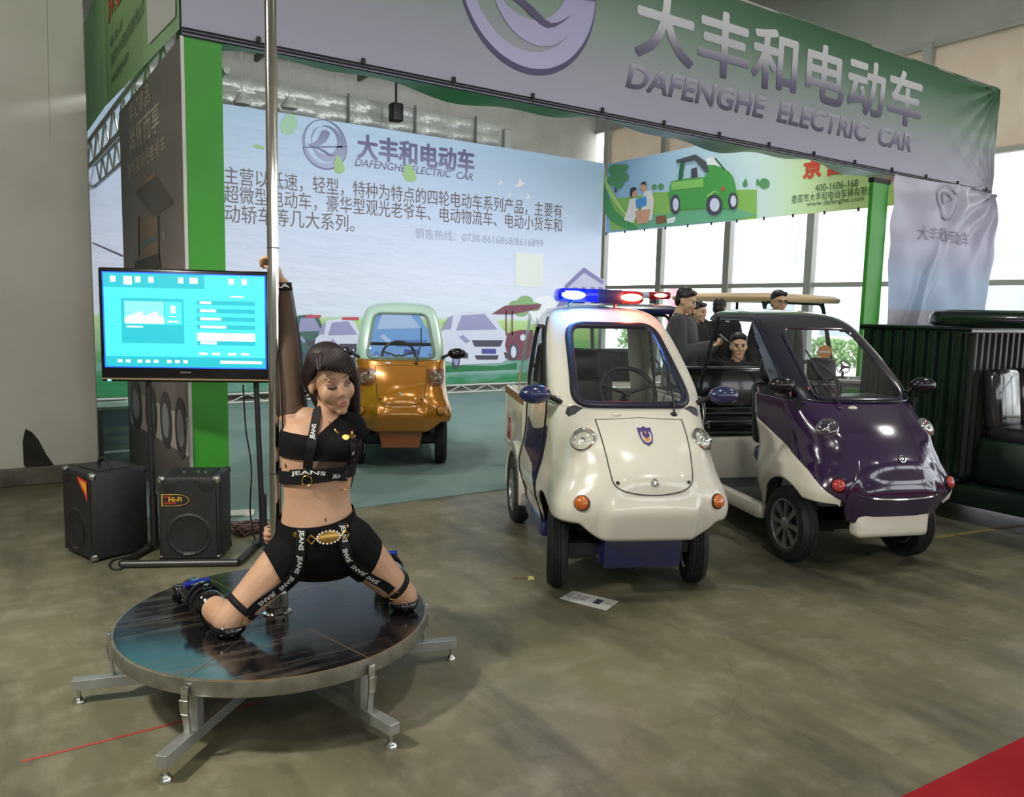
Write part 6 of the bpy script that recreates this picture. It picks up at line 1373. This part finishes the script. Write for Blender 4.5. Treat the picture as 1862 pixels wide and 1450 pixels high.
MB().tube(smoothpoly([wr_.lerp(er, .1) + Vector((-.012, -.036, 0)), er + Vector((-.022, -.044, 0)), sr.lerp(er, .3) + Vector((-.022, -.056, 0)), sr + Vector((-.022, -.064, -.06)), WP(520, 850, -.155)], 6, False), .0035, 6).build('sleeve_seam', M_band, wo)
for h_, k_, t_ in ((hr, kr, .82), (hl, kl, .82)): cuff('knee_band', h_, k_, t_, .0665, .024)
for px, py in ((447, 1128), (716, 1082)):
    a, n = ray_s(px, py, .006)
    if a is not None:
        u = n.orthogonal().normalized(); w = n.cross(u); MB().tube([a + (u * math.cos(t) + w * math.sin(t)) * .02 for t in np.linspace(0, 2 * PI, 20, endpoint=False)], .0018, 6, True).build('knee_ring', M_gold, wo)
def on(px, py, off=.0): a, n = ray_s(px, py, off); return a if a is not None else WP(px, py, -.2)
# buckle, coins, rings, necklace
def dome(name, px, py, rx, ry, m, h=.012, ang=.12, n=28):
    c, nn = ray_s(px, py, .002); ex = Vector((math.cos(ang), 0, math.sin(ang))); ex = (ex - nn * ex.dot(nn)).normalized(); ey = nn.cross(ex)
    if ey.z < 0: ey = -ey
    V = [c + nn * h] + [c + ex * rx * k * math.cos(a) + ey * ry * k * math.sin(a) + nn * hh for k, hh in ((.6, h), (.9, h * .75), (1, -.004)) for a in np.linspace(0, 2 * PI, n, endpoint=False)]
    F_ = [(0, 1 + i, 1 + (i + 1) % n) for i in range(n)] + [(1 + q * n + i, 1 + (q + 1) * n + i, 1 + (q + 1) * n + (i + 1) % n, 1 + q * n + (i + 1) % n) for q in range(2) for i in range(n)]
    return MB().add(V, F_).build(name, m, wo), c, nn, ex, ey
bk, c, nn, ex, ey = dome('belt_buckle', 597, 977, .046, .026, M_gold)
for a in np.linspace(0, 2 * PI, 18, endpoint=False): MB().ell(c + ex * .042 * math.cos(a) + ey * .0235 * math.sin(a) + nn * .009, .0038, 8, 6).build('buckle_stone', M_wht, bk)
for sgn in (-1, 1): MB().tube([c + ex * sgn * .046 + nn * .004, c + ex * sgn * .062 + ey * .016 + nn * .002, c + ex * sgn * .076 + nn * -.002, c + ex * sgn * .062 - ey * .016 + nn * .002], .0035, 6, True).build('buckle_loop', M_gold, bk)
for px, py in ((538, 973), (628, 957)): dome('coin_button', px, py, .011, .011, M_gold, .004)
for px, py in ((559, 874), (622, 882)):
    a = on(px, py, .008); MB().tube([a + Vector((.018 * math.cos(t), .003 * math.sin(t), .018 * math.sin(t))) for t in np.linspace(0, 2 * PI, 22, endpoint=False)], .0018, 6, True).build('band_ring', M_gold, wo)
nl = MB().tube(smoothpoly([on(598, 768, .004), on(608, 782, .004), on(618, 792, .005), on(630, 798, .006), on(640, 792, .006), on(642, 780, .006)], 4, False), .0028, 6).build('necklace', M_gold, wo)
for px, py in ((628, 798), (637, 797), (641, 780), (640, 789)):
    a, n_ = ray_s(px, py, .004); a = a if a is not None else WP(px, py, -.15); n_ = n_ if n_ is not None else Vector((0, -1, 0)); MB().cyl(a, a + n_ * .005, .0125, 16).build('necklace_coin', M_gold, nl)
MB().ell(on(592, 946, -.001), (.004, .003, .0075), 8, 6).build('navel', mat('navel_dark', '5E3A2A', rough=.8), body)
# knee pads and boots
M_pat = mat('black_patent', '0B0B10', rough=.12, coat=.6); M_bluel = mat('blue_lining', '1A2A8A', rough=.25)
for k_, a_k in ((kr, ar), (kl, al)):
    d = (a_k - k_); d.z = 0; d.normalize(); sd = Vector((-d.y, d.x, 0))
    organic('knee_pad', [('e', k_ + Vector((0, 0, -.028)), (.062, .062, .034)), ('c', k_ + Vector((0, 0, -.03)), k_ + d * .09 + Vector((0, 0, -.025)), .05, .045)], M_pat, wo, .007, 4)
    bt = organic('boot', [('ch', [k_ + d * .16 + Vector((0, 0, .008)), a_k, a_k + d * .06 + Vector((0, 0, .01))], [.060, .056, .05]), ('c', a_k + Vector((0, 0, .0)), a_k + d * .13 + Vector((0, 0, -.03)), .045, .035)], M_pat, wo, .007, 3)
    MB().rbox(a_k + d * .15 + Vector((0, 0, -.028)), (.09, .06, .075), .018, 3, Matrix((sd, d, Vector((0, 0, 1)))).transposed()).build('boot_sole', M_pat, bt)
    MB().tube([a_k + d * .02 + Vector((0, 0, .05)) + sd * s_ for s_ in (-.05, -.02, .02, .05)], .012, 8).build('boot_lining', M_bluel, bt)
    for q in (.05, .09): MB().tube([a_k + d * (q - .12) + sd * .056 * math.cos(a) + Vector((0, 0, .056 * math.sin(a) + .004)) for a in np.linspace(-.3, PI + .3, 14)], .006, 6).build('boot_buckle_strap', M_band, bt); MB().rbox(a_k + d * (q - .12) + Vector((0, 0, .066)), (.016, .016, .006), .002, 2).build('boot_buckle', M_chr, bt)
# ================================================================== VISITORS IN THE BOOTH
M_coat = mat('charcoal_coat', '3C3E42', rough=.85, sheen=.2, noise=(12, '33353A', .4, .7)); M_blackc = mat('black_coat', '17181B', rough=.85, noise=(10, '202124', .4, .7)); M_trs = mat('dark_trousers', '17171B', rough=.85); M_shoe = mat('black_shoe', '101012', rough=.35); M_redc = mat('red_jacket', '9E2A30', rough=.8)
def man(label, pos, fw, H, coat, pose, hair=True, glasses=False, headyaw=0, headpitch=0, coatlen=.62, z0=.008):
    F = Fr((pos[0], pos[1], z0), fw); t = thing('person', label, 'person', F.o, F.th); k = H / 1.75; V = lambda *p: Vector(p) * k
    sit = pose == 'sit'
    dz = -.44 if sit else 0
    hip = [V(s * .095, .02, .93 + dz) for s in (-1, 1)]; sh_ = [V(s * .19, .0, 1.43 + dz) for s in (-1, 1)]
    knee = [V(s * .12, -.42, .48) if sit else V(s * .10, -.02, .50) for s in (-1, 1)]; ank = [V(s * .12, -.40, .09) if sit else V(s * .11, .02, .09) for s in (-1, 1)]
    if pose == 'phone': elb = [V(s * .25, -.04, 1.14) for s in (-1, 1)]; wri = [V(s * .06, -.27, 1.22) for s in (-1, 1)]; hd = [Vector((-s * .1, -1, .35)) for s in (-1, 1)]
    elif sit: elb = [V(s * .25, -.05, 1.14 + dz) for s in (-1, 1)]; wri = [V(s * .13, -.28, 1.02 + dz) for s in (-1, 1)]; hd = [Vector((0, -1, -.2)) for s in (-1, 1)]
    else: elb = [V(s * .26, .03, 1.14) for s in (-1, 1)]; wri = [V(s * .25, -.05, .88) for s in (-1, 1)]; hd = [Vector((0, -.1, -1)) for s in (-1, 1)]
    hm = Matrix.Translation(V(0, -.02, 1.635 + dz)) @ Euler((R(headpitch), 0, R(headyaw))).to_matrix().to_4x4()
    tors = [('rings', [((0, 0.01 * k, z * k + dz * k), rx * k, ry * k, 0) for z, rx, ry in ((.86, .13, .10), (.92, .17, .125), (1.0, .172, .128), (1.1, .168, .122), (1.22, .178, .125), (1.34, .192, .122), (1.43, .175, .10), (1.49, .08, .07))])]
    arms = [('ch', [sh_[i], elb[i], wri[i]], [.058 * k, .046 * k, .032 * k]) for i in (0, 1)]; legs = [('ch', [hip[i], knee[i], ank[i]], [.085 * k, .062 * k, .042 * k]) for i in (0, 1)]
    feet = [('c', ank[i] + V(0, .02, -.04), ank[i] + V(0, -.15, -.055), .042 * k, .034 * k) for i in (0, 1)]
    hands = []
    for i, s in ((0, -1), (1, 1)): hands += hand_prims(wri[i], hd[i], Vector((-s, 0, .1)) if pose != 'stand' else Vector((0, -1, 0)), Vector((-s * .3, -.2, 1)) if pose == 'phone' else Vector((-s, -.1, 0)), .95 * k)
    body = organic('body', tors + arms + legs + feet + hands + head_prims(hm, 1.0 * k), M_skin2, t, .009, 3)
    co = organic('coat', tors + [('ch', [sh_[i], elb[i], elb[i].lerp(wri[i], .93)], [.062 * k, .052 * k, .042 * k]) for i in (0, 1)] + ([('rings', [((0, .012 * k, z * k), rx * k, ry * k, 0) for z, rx, ry in ((coatlen, .205, .165), (.75, .20, .155), (.9, .188, .142), (1.05, .178, .132))])] if not sit else [('ch', [hip[i], hip[i].lerp(knee[i], .35)], [.10 * k, .095 * k]) for i in (0, 1)]), coat, t, .011, 5, [(V(0, 0, 1.515 + dz), (0, -.35, 1))], .022)
    MB().tube([V(.062 * math.cos(a), .012 + .062 * math.sin(a), 1.50 + dz + .012 * math.sin(a)) for a in np.linspace(-1.1, PI + 1.1, 20)], .016 * k, 8).build('collar', coat, co)
    MB().tube([V(0, -.168, z) for z in (.7, .9, 1.1, 1.3)] if not sit else [V(0, -.16, z + dz) for z in (1.0, 1.2, 1.35)], .004, 6).build('coat_seam', M_gask, co)
    organic('trousers', legs + [('e', (hip[0] + hip[1]) / 2, (.15 * k, .11 * k, .1 * k))], M_trs, t, .011, 4, [], .014)
    for i in (0, 1): organic('shoe', feet[i:i + 1], M_shoe, t, .008, 2, [(V(0, 0, .10), (0, 0, 1)), (V(0, 0, .003), (0, 0, -1))], .007)
    HT = lambda x, y, z: hm @ (Vector((x, y, z)) * k); hr_ = hm.to_3x3()
    organic('hair', [('e', HT(0, .022, .052), [.080 * k, .090 * k, .078 * k], hr_), ('e', HT(0, .055, -.0), [.070 * k, .052 * k, .075 * k], hr_), ('c', HT(-.04, -.048, .088), HT(.04, -.048, .088), .024 * k, .024 * k)], M_hairb, t, .008, 2)
    for s in (-1, 1):
        MB().ell(HT(s * .031, -.082, .004), (.013 * k, .007 * k, .006 * k), 10, 6, hr_).build('eye', M_eye, body); MB().tube([HT(s * .015, -.0885, .022), HT(s * .046, -.078, .024)], .004 * k, 6).build('eyebrow', M_hairb, body)
    MB().tube([HT(-.024, -.085, -.066), HT(0, -.096, -.064), HT(.024, -.085, -.066)], [.002, .005, .002], 6).build('mouth', M_lip, body)
    if glasses:
        g = None
        for s in (-1, 1):
            o = MB().tube([HT(s * .033 + .026 * math.cos(a), -.098 + abs(s * .033 + .026 * math.cos(a)) * .12, .002 + .019 * math.sin(a)) for a in np.linspace(0, 2 * PI, 18, endpoint=False)], .003 * k, 6, True)
            if g is None: o.tube([HT(-.008, -.098, .008), HT(.008, -.098, .008)], .003 * k, 6); g = o.build('glasses', M_gask, t)
            else: o.build('rim', M_gask, g)
            MB().tube([HT(s * .059, -.09, .008), HT(s * .076, -.03, .008), HT(s * .078, .02, .0)], .0025 * k, 6).build('temple', M_gask, g)
    return t, F, V
def atg(px, dist): q = at(px, dist); return q
view = lambda px: (lambda d: d / np.hypot(*d))((CM @ np.array([px - CX, 560 - CY, FPX]))[:2])
v = view(1245); right = np.array([-(-v[1]), -v[0]]); right = np.array([v[1], -v[0]])
t, F, V = man('man in a long charcoal coat looking down at his phone', atg(1243, 7.45), right * .95 - v * .25, 1.70, M_coat, 'phone', headpitch=16)
ph = MB().rbox((0, 0, 0), (.07, .012, .14), .006, 2, (-.9, 0, 0)).build('phone', M_blk); pc_ = V(0, -.40, 1.29); ph.parent = None
ph.location = Vector(F.o) + Vector(F.r) * pc_.x - Vector(F.fw) * pc_.y + Vector((0, 0, pc_.z)); ph.rotation_euler = (0, 0, F.th); tag(ph, 'dark phone held by the man in the charcoal coat', 'phone')
s_ = MB().box((0, -.007, 0), (.06, .002, .125), (-.9, 0, 0)).build('screen', em('phone_screen', 'A9C4E8', .8), ph, smooth=0)
v = view(1268); man('dark-haired man standing half hidden behind the charcoal coat', atg(1268, 8.75), np.array([v[1], -v[0]]) * .8 - v * .5, 1.60, M_blackc, 'stand', headyaw=0, headpitch=8)
v = view(1305); man('man in a black coat with his back turned, beside the charcoal coat', atg(1308, 9.3), v * .9 + np.array([v[1], -v[0]]) * .3, 1.64, M_blackc, 'stand', headpitch=6)
v = view(1346); t, F, V = man('man in a dark jacket seated behind the purple car, facing out', atg(1347, 7.7), -v, 1.74, M_blackc, 'sit', headpitch=2, headyaw=8)
so_ = thing('stool', 'low dark stool under the seated man', 'stool', F.o - F.fw * .03, F.th)
MB().rbox((0, 0, .42), (.36, .34, .05), .02, 2).build('seat', M_seat, so_)
for x in (-.14, .14):
    for y in (-.13, .13): MB().cyl((x, y, 0), (x, y, .41), .014, 8).build('leg', M_chr, so_)
v = view(1418); man('man with glasses standing behind the purple car, head above its roof', atg(1414, 8.9), -v * .9 + np.array([v[1], -v[0]]) * .5, 1.73, M_blackc, 'stand', glasses=True, headpitch=4)
v = view(1328); man('seated visitor in a red jacket far behind the purple car', atg(1327, 12.6), -v, 1.60, M_redc, 'sit', headyaw=-30)
so2 = thing('stool', 'stool under the visitor in the red jacket', 'stool', atg(1327, 12.63), 0)
MB().rbox((0, 0, .37), (.34, .32, .05), .02, 2).build('seat', M_seat, so2)
for x in (-.13, .13):
    for y in (-.12, .12): MB().cyl((x, y, 0), (x, y, .36), .014, 8).build('leg', M_chr, so2)
